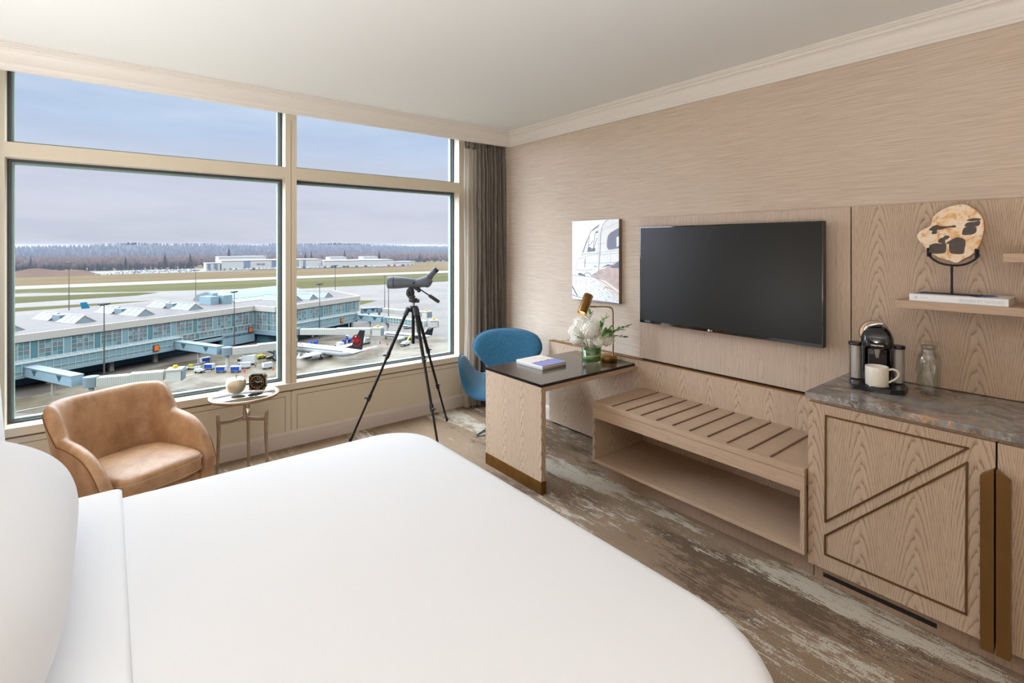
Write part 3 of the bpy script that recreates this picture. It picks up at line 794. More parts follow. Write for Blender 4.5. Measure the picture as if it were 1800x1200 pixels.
mbuild(MB().lathe([(.048, .024), (.05, .026), (.05, .029), (.046, .03)], (-.0, -.085, 0), n=28), 'drip_tray', M['chrome'], parent=cm, local=True)

mg = thing('mug', 'cream china mug standing on the tray of the coffee machine', 'mug', (2.955, .822, .966), ang)
mb = MB(); mb.lathe([(.030, 0), (.046, .0), (.048, .004), (.0485, .09), (.0478, .092), (.0455, .09), (.0445, .008), (.0, .006)], n=32, caps=False); mbuild(mb, 'cup', M['porcelain'], parent=mg, local=True)
hp = smoothpath([(.046, 0, .078), (.062, 0, .084), (.08, 0, .076), (.085, 0, .06), (.076, 0, .042), (.06, 0, .028), (.047, 0, .018)], 5)
mbuild(MB().tube(hp, .0052, 10), 'handle', M['porcelain'], parent=mg, local=True)

cf = thing('carafe', 'clear glass carafe with a stopper beside the coffee machine', 'carafe', (3.087, .649, .936))
mbuild(MB().lathe([(.0, .001), (.044, .001), (.0465, .004), (.0465, .17), (.044, .185), (.034, .2), (.030, .208), (.030, .222), (.036, .232), (.034, .232), (.0275, .222), (.0275, .208), (.032, .198), (.042, .183), (.0440, .17), (.0440, .012), (.0, .010)], n=32, caps=False), 'bottle', M['carafe'], parent=cf, local=True)
mbuild(MB().lathe([(.0, .216), (.0265, .216), (.0268, .236), (.039, .240), (.040, .246), (.038, .250), (0, .250)], n=32, caps=False), 'stopper', M['carafe'], parent=cf, local=True)

# ------------------------------------------------------------------ desk lamp
lp = thing('desk_lamp', 'aged brass reading lamp with a tilted cylinder shade on the desk', 'lamp', (3.11, 2.68, .73))
mbuild(MB().lathe([(.078, .73), (.08, .732), (.08, .772), (.078, .776), (.0, .777)], (3.11, 2.68, 0), n=40), 'lamp_base', M['brass'], parent=lp)
mbuild(MB().lathe([(.0085, .776), (.0085, .787), (.006, .79)], (3.13, 2.632, 0), n=16), 'collar', M['brass'], parent=lp)
Pb = Vector((3.13, 2.632, 1.165)); Lv = Vector((-.7813, .6241, 0))
path = [(3.13, 2.632, .78), (3.13, 2.632, 1.11)]+bez((3.13, 2.632, 1.11), (3.13, 2.632, 1.15), Pb+Lv*.015, Pb+Lv*.055, 8)[1:]+[Pb+Lv*.185]
mbuild(MB().tube(path, .0056, 12), 'arm', M['brass'], parent=lp)
mbuild(MB().tube([Pb+Lv*.135, Pb+Lv*.178], .0072, 12), 'joint', M['brass_d'], parent=lp)
ta = Pb+Lv*.188+Vector((0, 0, .09)); tb_ = Pb+Lv*.252+Vector((0, 0, -.047))
ta += Vector((.6241, .7813, 0))*.03; tb_ -= Vector((.6241, .7813, 0))*.034; ax = (ta-tb_).normalized(); Ls = (ta-tb_).length
sh_ = mbuild(MB().lathe([(.0375, 0), (.0375, Ls-.002), (.036, Ls), (0, Ls), (0, Ls-.004), (.0355, Ls-.004), (.0355, 0)], tb_, ax, 32, caps=False), 'lamp_shade', M['brass'], parent=lp)
mbuild(MB().ell(tb_+ax*.03, (.027, .027, .027)), 'bulb', M['bulb'], parent=lp)

# ------------------------------------------------------------------ vase with flowers
VX, VY = 2.914, 2.663
vs_ = thing('vase', 'clear glass cylinder vase of white flowers on the desk', 'vase', (VX, VY, .73))
mbuild(MB().lathe([(0, .0005), (.074, .0005), (.0765, .004), (.0765, .17), (.0735, .17), (.0735, .012), (0, .010)], n=40, caps=False), 'glass', M['thin_glass'], parent=vs_, local=True)
mbuild(MB().lathe([(0, .013), (.0728, .013), (.0728, .115), (0, .115)], n=32, caps=False), 'water', pane('tinted water', (.94,.98,.85), .06), parent=vs_, local=True)
lw = thing('leaf_wrap', 'broad striped green leaf curled inside the glass vase', 'leaf', (VX, VY, .76))
b = MB()
for m_, za, zb in ((0, .757, .797), (1, .797, .811), (0, .811, .858)):
    def fn(u, v):
        a = -2.6+u*5.2; r = .069-.001*m_; z = za+(zb-za)*v+.012*math.sin(a*.8+.6)
        return (VX+r*math.cos(a-2.25), VY+r*math.sin(a-2.25), z)
    b.grid(fn, 40, 3, m_)
lo = mbuild(b, 'leaf_blade', [M['leaf_d'], M['leaf_y']], parent=lw); lo.modifiers.new('s', 'SOLIDIFY').thickness = .0012
Fv = Vector((.6241, .7813, 0)); Rv = Vector((.7813, -.6241, 0)); V0 = Vector((VX, VY, 0))
def hydrangea(lat, z, dep, r, label, seed):
    r *= 1.07; c = V0+Rv*lat+Fv*dep+Vector((0, 0, z)); rnd = random.Random(seed)
    t = thing('hydrangea', label, 'flower', c, 0, 'white hydrangeas in the vase')
    b = MB()
    b.ell((0, 0, 0), (r*.8, r*.8, r*.72), 14, 8)
    n = int(150*(r/.06)**1.5)
    for i in range(n):
        k = (i+.5)/n; ph = math.acos(1-2*k); th = math.pi*(1+5**.5)*i
        d = Vector((math.sin(ph)*math.cos(th), math.sin(ph)*math.sin(th), math.cos(ph)*.9))
        p = d*r*rnd.uniform(.86, 1.06); d.normalize()
        u = d.orthogonal().normalized(); w = d.cross(u); a0 = rnd.uniform(0, 6.28); q = rnd.uniform(.0085, .0125)
        for j in range(4):
            a = a0+j*math.pi/2
            e1 = u*math.cos(a)+w*math.sin(a); e2 = u*math.cos(a+1.57)+w*math.sin(a+1.57)
            b.add([p, p+e1*q*.6+e2*q*.5+d*q*.25, p+e1*q*1.15+d*q*rnd.uniform(.0, .5), p+e1*q*.6-e2*q*.5+d*q*.25], [(0, 1, 2, 3)], 0, False)
    mbuild(b, 'bloom', M['petal'], parent=t, local=True)
    foot = Vector((lat*.25, dep*.25)); f = V0+Rv*foot.x+Fv*foot.y+Vector((0, 0, .752))
    f_ = V0+(f-V0)*1.0
    mid = V0+Rv*lat*.35+Fv*dep*.35+Vector((0, 0, .9))
    mbuild(MB().tube(bez(c-Vector((0, 0, r*.5)), mid, mid, f_, 8), .0028, 8), 'stem', M['stem'], parent=t)
hydrangea(-.118, .985, .01, .056, 'white hydrangea head at the left side of the bouquet', 1)
hydrangea(-.075, 1.035, .03, .062, 'white hydrangea head at the top left of the bouquet', 2)
hydrangea(-.018, 1.005, -.03, .070, 'large white hydrangea head facing front in the middle of the bouquet', 3)
hydrangea(-.115, .935, -.03, .048, 'white hydrangea head drooping low at the left of the bouquet', 4)
hydrangea(.108, .935, .0, .060, 'white hydrangea head low at the right of the bouquet, below the leafy sprigs', 5)
hydrangea(.045, .92, -.045, .040, 'small white hydrangea head low in front above the vase rim', 6)
hydrangea(.045, 1.02, .045, .045, 'white hydrangea head at the back of the bouquet behind the leafy sprigs', 8)
def sprig(pts, label, seed, n=9, L=.052):
    n = int(n*1.4); P = [V0+Rv*a+Fv*d+Vector((0, 0, z)) for a, z, d in pts]; rnd = random.Random(seed)
    t = thing('leafy_sprig', label, 'sprig', P[0], 0, 'green sprigs in the vase')
    path = smoothpath(P, 8); mbuild(MB().tube(path, .0014, 6), 'stem', M['stem'], parent=t)
    b = MB(); k0 = int(len(path)*.45)
    for i in range(n):
        p = path[min(len(path)-1, k0+int((len(path)-1-k0)*i/(n-1)))]
        dr = (path[-1]-path[k0]).normalized()
        sd = dr.cross(Vector((rnd.uniform(-.4, .4), rnd.uniform(-.4, .4), 1))).normalized()*(1 if i % 2 else -1)
        d = (dr*.75+sd*.8+Vector((0, 0, rnd.uniform(-.15, .35)))).normalized() if i < n-1 else dr
        w = d.cross(Vector((rnd.uniform(-.5, .5), rnd.uniform(-.5, .5), 1))).normalized(); nn = d.cross(w); l = L*rnd.uniform(.8, 1.2); h = l*.2
        b.add([p, p+d*l*.3+w*h, p+d*l*.65+w*h*.85, p+d*l, p+d*l*.65-w*h*.85, p+d*l*.3-w*h, p+d*l*.5-nn*l*.06], [(0, 1, 6), (1, 2, 6), (2, 3, 6), (3, 4, 6), (4, 5, 6), (5, 0, 6)], 0, True)
    mbuild(b, 'leaves', M['leaf'], parent=t).name = 'leaf_spray'
sprig([(.01, .85, 0), (.0, 1.0, .06), (-.012, 1.085, .05), (-.01, 1.115, .03)], 'green sprig standing straight up above the white blooms', 11, 6)
sprig([(.02, .85, -.02), (.05, .99, -.05), (.075, 1.06, -.05), (.095, 1.10, -.05)], 'green sprig rising to the right of the upright one', 12, 8)
sprig([(.02, .85, -.02), (.09, .97, -.07), (.16, 1.0, -.07), (.265, 1.04, -.06)], 'longest green sprig reaching out to the right past the lamp post', 13, 11)
sprig([(.02, .85, -.02), (.08, .94, -.07), (.15, .965, -.06), (.225, .955, -.05)], 'green sprig arching low to the right under the longest one', 14, 9)
sprig([(.0, .85, -.03), (.05, .94, -.08), (.09, .985, -.08), (.13, 1.03, -.08)], 'short leafy green sprig in front of the white blooms', 15, 10)
sprig([(-.02, .85, -.02), (-.06, .93, -.07), (-.09, .95, -.08), (-.12, .965, -.08)], 'short green sprig lying over the left white blooms', 16, 6, .028)
sprig([(-.02, .86, 0), (-.1, .905, .0), (-.17, .915, .02), (-.225, .91, .02)], 'thin green sprig poking out at the far left of the bouquet', 17, 6, .024)

# ------------------------------------------------------------------ books on desk
cen = (2.627, 2.925)
def dbook(label, z0, z1, cover, page):
    return book(label, cen[0]-.127, cen[0]+.127, cen[1]-.148, cen[1]+.148, z0, z1, 'x', cover, page, R(1.2))
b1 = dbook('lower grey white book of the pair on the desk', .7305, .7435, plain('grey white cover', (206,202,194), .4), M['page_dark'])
b2 = dbook('upper picture book with a cream and periwinkle cover on the desk', .744, .7585, M['book_white'], M['page'])
cv = MB(); h = .0147
cv.box(-.1265, .1265, -.1475, -.026, h, h+.0004, 1); cv.box(-.1265, .1265, -.026, .1475, h, h+.0004, 0)
rnd = random.Random(3)
for i in range(26):
    x = -.12+.24*i/26; y = -.026+rnd.uniform(0, .018)
    cv.box(x, x+rnd.uniform(.006, .016), -.026, y, h+.0004, h+.0007, 3 if rnd.random() < .3 else 2)
vs, fs = text_mesh('RIVIERA', .02) if False else ([], [])
cv.box(.02, .09, .05, .054, h+.0004, h+.0006, 2); cv.box(-.02, .04, .085, .092, h+.0004, h+.0006, 1)
mbuild(cv, 'cover_picture', [M['book_cream'], M['book_blue'], M['cover_ink'], M['cover_gold']], parent=b2, local=True)

# ================================================================== SIDE TABLE, APPLE, CLOCK
TC = Vector((.754, 3.979, 0))
t = thing('side_table', 'small round bronze side table with three sculpted legs by the window', 'side table', TC)
mbuild(MB().lathe([(.0, .578), (.19, .578), (.218, .581), (.225, .59), (.225, .599), (.221, .604), (.206, .604), (.2, .6005), (0, .6005)], TC, n=64, caps=False), 'tabletop', M['bronze'], parent=t)
mbuild(MB().lathe([(.0, .6002), (.197, .6002), (.197, .6022), (0, .6022)], TC, n=64, caps=False), 'glass_inset', plain('grey mirror inset', (150,142,132), .06, .85), parent=t)
hub = MB(); hub.lathe([(.028, .578), (.013, .565), (.0105, .53), (.012, .49), (.017, .455), (.023, .432), (.017, .416), (.0, .41)], TC, n=20)
mbuild(hub, 'stem', M['bronze'], parent=t, subsurf=1)
for la, de in ((.172, -.03), (-.06, .165), (-.113, -.135)):
    d = (Rv*la+Fv*de); n_ = TC+d; dn = d.normalized()
    lg_ = MB()
    lg_.tube([n_+Vector((0, 0, .497))-dn*.0, n_+Vector((0, 0, .492)), n_-dn*.002+Vector((0, 0, .47)), n_-dn*.006+Vector((0, 0, .43)), n_-dn*.008+Vector((0, 0, .36)), n_-dn*.004+Vector((0, 0, .25)), n_+dn*.003+Vector((0, 0, .12)), n_+dn*.012+Vector((0, 0, .02)), n_+dn*.014], [.008, .0105, .012, .015, .0125, .0115, .011, .0095, .008], 14)
    lg_.tube([TC+Vector((0, 0, .432)), TC+d*.3+Vector((0, 0, .428)), TC+d*.6+Vector((0, 0, .428)), n_-dn*.012+Vector((0, 0, .437))], [.017, .0115, .0115, .014], 14)
    mbuild(lg_, 'leg', M['bronze'], parent=t, subsurf=1)
ap = thing('apple_ornament', 'champagne gilt apple ornament on the round side table', 'ornament', (.70, 3.985, .6045))
b = MB()
def fn(u, v):
    t_ = v*math.pi; a = u*2*math.pi
    r = .066*(math.sin(t_)**.75)*(1+.12*math.cos(t_)+.012*math.cos(5*a)*math.sin(t_/2))
    z = .057+.056*math.cos(t_)-.024*math.exp(-(t_/.42)**2)+.012*math.exp(-((math.pi-t_)/.4)**2)
    return (r*.97*math.cos(a), r*.97*math.sin(a), z*1.14)
b.grid(fn, 36, 24, cu=True); mbuild(b, 'fruit', M['champagne'], parent=ap, local=True)
mbuild(MB().tube([(0, 0, .098), (.001, 0, .114), (.005, 0, .136)], [.003, .0028, .0038], 8), 'stalk', plain('dark stalk', (96,72,48), .5, .4), parent=ap, local=True)
ca = math.atan2(-.62, -.785)+math.pi/2   # local -y faces the viewer
ck = thing('clock', 'square black desk clock with brass corner screws on the round side table', 'clock', (.838, 3.965, .6045), R(-38+9))
b = MB(); w = .056
oc = [(-w, -.04), (-.04, -w), (.04, -w), (w, -.04), (w, .04), (.04, w), (-.04, w), (-w, .04)]
b.prism([(x, -.015, .072+z) for x, z in oc], (0, .034, 0)); mbuild(b, 'case', M['black_plastic'], parent=ck, local=True, bevel=.004)
b = MB(); b.lathe([(.043, 0), (.046, .004), (.046, .009), (.040, .009), (.039, .004)], (0, -.015, .072), (0, -1, 0), 40, caps=False); mbuild(b, 'bezel', M['brass'], parent=ck, local=True)
b = MB(); b.lathe([(.0, .0), (.041, 0), (.041, .003), (0, .003)], (0, -.015, .072), (0, -1, 0), 40, caps=False); dl = mbuild(b, 'dial', M['dial'], parent=ck, local=True)
b = MB()
for i in range(12):
    a = R(30*i); r0 = .029 if i % 3 else .026
    b.bar((r0*math.sin(a), -.0183, .072+r0*math.cos(a)), (.036*math.sin(a), -.0183, .072+.036*math.cos(a)), .0026, .0006, up=(0, 1, 0))
mbuild(b, 'hour_marks', M['ivory'], parent=dl, local=True)
b = MB()
for a, L in ((-62, .022), (78, .032)):
    a = R(a); b.bar((-.006*math.sin(a), -.0192, .072-.006*math.cos(a)), (L*math.sin(a), -.0192, .072+L*math.cos(a)), .003, .0006, up=(0, 1, 0))
mbuild(b, 'hands', M['champagne'], parent=dl, local=True)
for x, z in ((-.046, .046), (.046, .046), (-.046, -.046), (.046, -.046), (.006, -.05)): mbuild(MB().lathe([(.0095, 0), (.0095, .006), (.007, .008)], (x, -.015, .072+z), (0, -1, 0), 16), 'corner_screw', M['brass'], parent=ck, local=True)
b = MB(); b.tube([(-.04, -.012, .02), (-.042, -.035, .002), (.042, -.035, .002), (.04, -.012, .02)], .0016, 6); b.tube([(-.03, .015, .03), (-.03, .03, .002), (.03, .03, .002), (.03, .015, .03)], .0016, 6)
mbuild(b, 'wire_foot', M['black_metal'], parent=ck, local=True)

# ================================================================== TRIPOD AND SPOTTING SCOPE
A0 = Vector((2.019, 3.87, 1.12))
tp = thing('tripod', 'black three legged tripod standing by the window', 'tripod', (A0.x, A0.y, 0))
mbuild(MB().tube([A0+Vector((0, 0, .02)), A0+Vector((0, 0, -.3))], .0135, 16), 'centre_column', M['tripod'], parent=tp)
mbuild(MB().lathe([(.012, .015), (.036, .02), (.038, .0), (.03, -.03), (.02, -.035)][::-1], A0, n=20), 'spider', M['black_plastic'], parent=tp)
mbuild(MB().lathe([(.015, .015), (.015, .05)], A0, n=20), 'neck', M['aluminium'], parent=tp)
for f in ((2.488, 4.096), (1.588, 4.163), (1.98, 3.35)):
    F_ = Vector((f[0], f[1], 0)); d = Vector((F_.x-A0.x, F_.y-A0.y, 0)).normalized(); top = A0+d*.04+Vector((0, 0, 0))
    L_ = F_+Vector((0, 0, .008)); q = lambda k: top.lerp(L_, k)
    b = MB(); b.tube([q(0), q(.36)], .0145, 14); b.tube([q(.34), q(.68)], .0115, 14); b.tube([q(.66), q(.985)], .009, 14)
    lo = mbuild(b, 'leg', M['tripod'], parent=tp)
    sd = (L_-top).cross(Vector((0, 0, 1))).normalized()
    for k, rr in ((.355, .018), (.675, .0155)):
        c_ = MB(); c_.tube([q(k-.022), q(k+.022)], rr, 14); c_.tube([q(k)+d*.012, q(k)+d*.034], .007, 10); c_.tube([q(k)+d*.034-sd*.016, q(k)+d*.034+sd*.016], .0055, 8)
        mbuild(c_, 'leg_clamp', M['black_plastic'], parent=lo)
    mbuild(MB().tube([q(-.005), q(.05)], .02, 14), 'leg_hinge', M['scope_dark'], parent=lo)
    mbuild(MB().lathe([(.011, .0), (.013, .01), (.01, .03)], F_, n=14), 'rubber_foot', M['black_plastic'], parent=lo)
hd = A0+Vector((0, 0, .05)); b = MB()
b.lathe([(.02, 0), (.036, .004), (.038, .03), (.03, .036)], hd, n=24)
b.tube([hd-Rv*.0+Vector((0, 0, .03)), hd-Rv*.022+Vector((0, 0, .06)), hd-Rv*.026+Vector((0, 0, .09)), hd-Rv*.012+Vector((0, 0, .125))], [.026, .03, .03, .02], 16)
b.ell(hd-Rv*.024+Vector((0, 0, .08)), (.036, .036, .045)); b.obox(hd+Rv*.02+Vector((0, 0, .012)), Rv, Fv, (0, 0, 1), .03, .022, .014)
hdo = mbuild(b, 'tilt_head', M['scope_dark'], parent=tp)
mbuild(MB().lathe([(.017, 0), (.019, .008), (.014, .02)], hd-Rv*.03-Fv*.036+Vector((0, 0, .075)), -Fv-Rv*.3, 16), 'tilt_knob', M['black_plastic'], parent=hdo)
b = MB(); b.obox(hd+Rv*.015+Vector((0, 0, .137)), Rv, Fv, (0, 0, 1), .042, .026, .009); b.ell(hd+Rv*.036+Vector((0, 0, .115)), (.026, .026, .017)); b.ell(hd+Rv*.052-Fv*.02+Vector((0, 0, .098)), (.017, .017, .013))
mbuild(b, 'mounting_plate', M['scope_dark'], parent=hdo)
h0 = hd+Rv*.045+Vector((0, 0, .118)); h1 = hd+Rv*.222+Vector((0, 0, .0)); hm = h0.lerp(h1, .5)
ph = mbuild(MB().tube([h0, hm], .0055, 10), 'pan_handle', M['tripod'], parent=tp)
mbuild(MB().tube([hm, hm.lerp(h1, .03), hm.lerp(h1, .1), hm.lerp(h1, .9), hm.lerp(h1, 1.0)], [.009, .013, .0145, .0145, .008], 14), 'grip', M['scope_dark'], parent=ph)
P0 = Vector((1.852, 4.003, 1.336)); ax_ = (Rv+Vector((0, 0, .0))).normalized()
sc_ = thing('spotting_scope', 'grey rubber covered spotting scope with an angled eyepiece on the tripod', 'spotting scope', P0)
at = lambda L, z, f=0: P0+ax_*L+Vector((0, 0, z))+Fv*f
b = MB(); b.lathe([(.044, .004), (.049, .0), (.0515, .004), (.052, .05), (.0505, .053)], P0, ax_, 32, caps=False); b.lathe([(.0, .03), (.047, .03)], P0, ax_, 32, caps=False)
ho = mbuild(b, 'lens_hood', M['scope'], parent=sc_); mbuild(MB().lathe([(.0515, .053), (.0515, .058)], P0, ax_, 32), 'band', M['black_plastic'], parent=ho)
mbuild(MB().lathe([(.0, .012), (.044, .012)], P0, ax_, 32, caps=False), 'front_lens', M['black_gloss'], parent=ho)
b = MB(); b.tube([at(.056, 0), at(.07, 0), at(.14, -.0), at(.21, -.003), at(.24, -.004)], [.0512, .0515, .045, .037, .035], 28)
mbuild(b, 'barrel', M['scope'], parent=sc_)
b = MB(); b.tube([at(.228, -.004), at(.255, -.003), at(.29, .002), at(.325, .010), at(.352, .02), at(.366, .03)], [.0345, .038, .0425, .044, .038, .024], 24); b.ell(at(.33, -.002), (.04, .04, .04))
pb_ = mbuild(b, 'prism_housing', M['scope'], parent=sc_); mbuild(MB().lathe([(.009, 0), (.009, .008), (.006, .01)], at(.225, .0)-Fv*.034, -Fv, 14), 'focus_knob', M['black_plastic'], parent=pb_)
mbuild(MB().obox(at(.215, -.043), ax_, Fv, (0, 0, 1), .035, .016, .008), 'mounting_foot', M['scope_dark'], parent=sc_)
e0, e1 = at(.335, .03), at(.415, .118); b = MB(); b.tube([e0, e0.lerp(e1, .3), e0.lerp(e1, .34), e0.lerp(e1, .9), e1], [.029, .029, .024, .0235, .021], 24)
ey = mbuild(b, 'eyepiece', M['scope'], parent=sc_); mbuild(MB().tube([e0.lerp(e1, .8), e0.lerp(e1, 1.02)], [.0245, .0235], 24), 'eyecup', M['black_plastic'], parent=ey)

# ================================================================== TAN ARMCHAIR
ac = thing('armchair', 'tan leather tub armchair with curved arms beside the window', 'armchair', (.115, 3.655, 0), R(27))
W_, B_, FY, rc = .262, .245, -.285, .125
L1_, LA_, L2_ = B_-rc-FY, math.pi/2*rc, 2*(W_-rc); TOT_ = 2*L1_+2*LA_+L2_
def uplan(t):
    s_ = t*TOT_
    if s_ < L1_: return (W_, FY+s_, 1, 0)
    s_ -= L1_
    if s_ < LA_: a = s_/rc; return (W_-rc+rc*math.cos(a), B_-rc+rc*math.sin(a), math.cos(a), math.sin(a))
    s_ -= LA_
    if s_ < L2_: return (W_-rc-s_, B_, 0, 1)
    s_ -= L2_
    if s_ < LA_: a = math.pi/2+s_/rc; return (-W_+rc+rc*math.cos(a), B_-rc+rc*math.sin(a), math.cos(a), math.sin(a))
    s_ -= LA_
    return (-W_, B_-rc-s_, -1, 0)
rs = []; pip = []; N_ = 96
for i in range(N_+1):
    t_ = i/N_; x, y, nx, ny = uplan(t_); q = min(t_, 1-t_)*TOT_      # metres from the arm front
    arm = .375+.245*(1-math.exp(-q/.10))
    zt = arm+(.775-arm)*sst(L1_-.02, L1_+.095, q)**.7; zb = .19
    th_ = .034+.010*sst(.3, .5, q)
    lean = .035+.055*sst(L1_, L1_+LA_, q)
    prof_ = []
    for k, (o_, h_) in enumerate(((.85, 0), (1, .15), (1.0, .5), (1.0, .8), (.95, .92), (.66, .985), (0, 1.0), (-.66, .985), (-.95, .92), (-1.0, .8), (-1.0, .5), (-1, .15), (-.85, 0))):
        z = zb+(zt-zb)*h_; of = o_*th_+lean*(max(0, z-.2)/.5)**1.2-.05*(1-h_)**1.5
        prof_.append((x+nx*of, y+ny*of, z))
    rs.append(prof_)
    h_ = .915; z = zb+(zt-zb)*h_; of = th_*.955+lean*(max(0, z-.2)/.5)**1.2-.05*(1-h_)**1.5; pip.append((x+nx*of, y+ny*of, z))
sh2 = mbuild(MB().rings(rs, smooth=True), 'tub_shell', M['leather'], parent=ac, local=True, subsurf=1)
mbuild(MB().tube(pip, .0028, 6), 'piping', plain('dark leather piping', (120,74,42), .5), parent=sh2, local=True)
b = MB(); b.ell((0, -.07, .372), (.236, .255, .066), 48, 20, 0, .40)
b.v = [(x, y, z+(.015*(-y-.1) if z > .37 else 0)+.016*math.exp(-((x/.17)**2+((y+.08)/.2)**2))*(1 if z > .38 else 0)) for x, y, z in b.v]
cu = mbuild(b, 'seat_cushion', M['leather'], parent=ac, local=True)
b = MB()
for zz in (.396, .335):
    pts = []
    for i in range(41):
        a = math.pi+math.pi*i/40; cs, sn = math.cos(a), math.sin(a)
        pts.append((.2372*math.copysign(abs(cs)**.40, cs), -.07+.2562*math.copysign(abs(sn)**.40, sn), zz+.006*(abs(sn))))
    b.tube(pts, .0018, 5)
mbuild(b, 'seam_stitching', M['stitch'], parent=cu, local=True)
b = MB(); b.ell((0, -.04, .25), (.255, .262, .075), 40, 16, 0, .42); mbuild(b, 'seat_base', M['leather'], parent=ac, local=True)
for sx in (-1, 1):
    for sy in (-.2, .17): mbuild(MB().tube([(sx*.21, sy, .0), (sx*.18, sy*.9, .19)], [.012, .02], 12), 'leg', M['dark_wood'], parent=ac, local=True)

# ================================================================== BLUE DESK CHAIR
bc = thing('desk_chair', 'blue upholstered swivel chair with a wide oval back behind the desk', 'chair', (2.80, 3.615, 0), R(-47))
# pattern outline (s across, t up the spine) then bent into a shell; local -y is the front
half = [(0, -.30), (.17, -.285), (.32, -.245), (.44, -.16), (.515, -.03), (.52, .08), (.47, .155), (.37, .195), (.25, .215), (.19, .25), (.20, .31), (.265, .37), (.325, .44), (.335, .51), (.29, .59), (.20, .635), (.10, .655), (0, .66)]
outl = half+[(-x, y) for x, y in half[-2:0:-1]]
oc_ = smoothpath([Vector((x, y, 0)) for x, y in outl], 4, True); CN = Vector((0, .14, 0))
def bend(s_, t_):
    # spine curve
    if t_ < .12: y = -t_+.12; z = .0; dy, dz = -1, 0; 
    R_ = .15; Lb = R_*R(74)
    if t_ <= .12: Y = t_-.12; Z = 0; ny, nz = 0, 1
    elif t_ <= .12+Lb: a = (t_-.12)/R_; Y = R_*math.sin(a); Z = R_*(1-math.cos(a)); ny, nz = -math.sin(a), math.cos(a)
    else:
        a = R(74); k = t_-.12-Lb; Y = R_*math.sin(a)+k*math.cos(a); Z = R_*(1-math.cos(a))+k*math.sin(a); ny, nz = -math.sin(a), math.cos(a)
    g_ = 1-sst(.16, .34, t_); u = abs(s_); sg = 1 if s_ >= 0 else -1
    # seat zone: arms curl up
    r2 = .17; f0 = .15
    if u <= f0: ax2, up2 = u, 0
    else:
        an = min((u-f0)/r2, R(62)); ex = u-f0-an*r2; ax2 = f0+r2*math.sin(an)+ex*math.cos(an); up2 = r2*(1-math.cos(an))+ex*math.sin(an)
    X1, U1 = ax2, up2*.95
    X2, U2 = u*.97, .35*u*u
    X = (X1*g_+X2*(1-g_))*sg; U = U1*g_+U2*(1-g_)
    # gentle front waterfall
    Zf = -.05*sst(-.12, -.3, t_) if t_ < -.12 else 0
    return Vector((X, Y+ny*U, Z+nz*U+Zf))
def shell_pt(p, k):
    q = CN+(p-CN)*k; return bend(q.x, q.y), q
n = len(oc_); front = []; back = []
ks_ = [.12, .3, .5, .7, .85, .94, .985, 1.0]
def nrm(q):
    e = .004; a = bend(q.x+e, q.y)-bend(q.x-e, q.y); c = bend(q.x, q.y+e)-bend(q.x, q.y-e); v = a.cross(c); return v.normalized() if v.length > 0 else Vector((0, 0, 1))
rf = []; rb = []
for k in ks_:
    th2 = .024*math.sqrt(max(0, 1-((k-.8)/.2)**2)) if k > .8 else .024
    a_ = []; b_ = []
    for p in oc_:
        P, q = shell_pt(p, k); N = nrm(q); a_.append(P+N*th2); b_.append(P-N*th2)
    rf.append(a_); rb.append(b_)
b = MB(); b.rings(rf+rb[::-1][1:], smooth=True, cap0=True, cap1=True)
b.v = [(x, y, z+.42) for x, y, z in b.v]
so_ = mbuild(b, 'shell', M['blue'], parent=bc, local=True)
b = MB(); b.tube([(*(shell_pt(p, 1.004)[0]+Vector((0, 0, .42))),) for p in oc_]+[shell_pt(oc_[0], 1.004)[0]+Vector((0, 0, .42))], .003, 6); mbuild(b, 'piping', plain('dark blue piping', (44,88,116), .8), parent=so_, local=True)
b = MB(); b.lathe([(.03, .03), (.026, .36), (.06, .39), (.06, .4)], (0, -.03, 0), n=20)
for i in range(4):
    a = R(45+90*i); b.tube([(0, -.03, .06), (.16*math.cos(a), -.03+.16*math.sin(a), .045), (.29*math.cos(a), -.03+.29*math.sin(a), .012)], [.02, .016, .011], 10)
mbuild(b, 'swivel_base', M['aluminium'], parent=bc, local=True)
ALB = OUTK
_plain = plain
def plain(name, c, rough=.5, metal=0, spec=.12, **k): return _plain(name, c, rough, metal, spec, **k)
# ================================================================== AIRPORT OUTSIDE THE WINDOW
GZ = 1.65-45.0
ON = Vector((52.8, 257.5, GZ)); TU = Vector((math.cos(R(27.5)), math.sin(R(27.5)), 0)); TN = Vector((TU.y, -TU.x, 0)); UP = Vector((0, 0, 1))
def Wd(u, n, h): return ON+TU*u+TN*n+UP*h
M['apron'] = None
def ground_mat(name, a, b, rough, scale, wet=0, stretch=(1, 1, 1)):
    t = NT(name); o, s = t.xyz()
    n = t.noise(t.scale(o, stretch), scale, 6, .6, .4); n2 = t.noise(t.scale(o, stretch), scale*9, 4, .6)
    m = t.math('ADD', t.math('MULTIPLY', n, .7), t.math('MULTIPLY', n2, .3))
    g_ = lambda c: tuple(x*GK for x in c4(c)[:3])+(1,)
    t.col(t.ramp(m, [(.38, g_(a)), (.62, g_(b))])); t.set(spec=.12 if wet else .0)
    if wet:
        w = t.ramp(n, [(.42, (wet,)*3), (.58, (rough,)*3)]); t.l(w, t.b.inputs['Roughness'])
    else: t.set(rough=rough)
    return t.mat
M['apron'] = ground_mat('wet concrete apron', (156,142,130), (184,170,157), .6, .03, .4)
M['apron_near'] = ground_mat('wet stand concrete', (150,133,110), (204,187,160), .45, .04, .12)
M['runway'] = ground_mat('pale runway', (222,208,202), (238,226,220), .6, .02, 0, (.2, 1, 1))
M['grass_b'] = ground_mat('dry grass', (150,128,92), (176,152,112), .9, .02, 0, (.15, 1, 1))
M['grass_g'] = ground_mat('wet green grass', (126,122,80), (152,146,102), .9, .02, 0, (.15, 1, 1))
M['ochre'] = plain('yellow line paint', (206,160,70), .6)
M['redline'] = plain('red line paint', (206,92,70), .6)
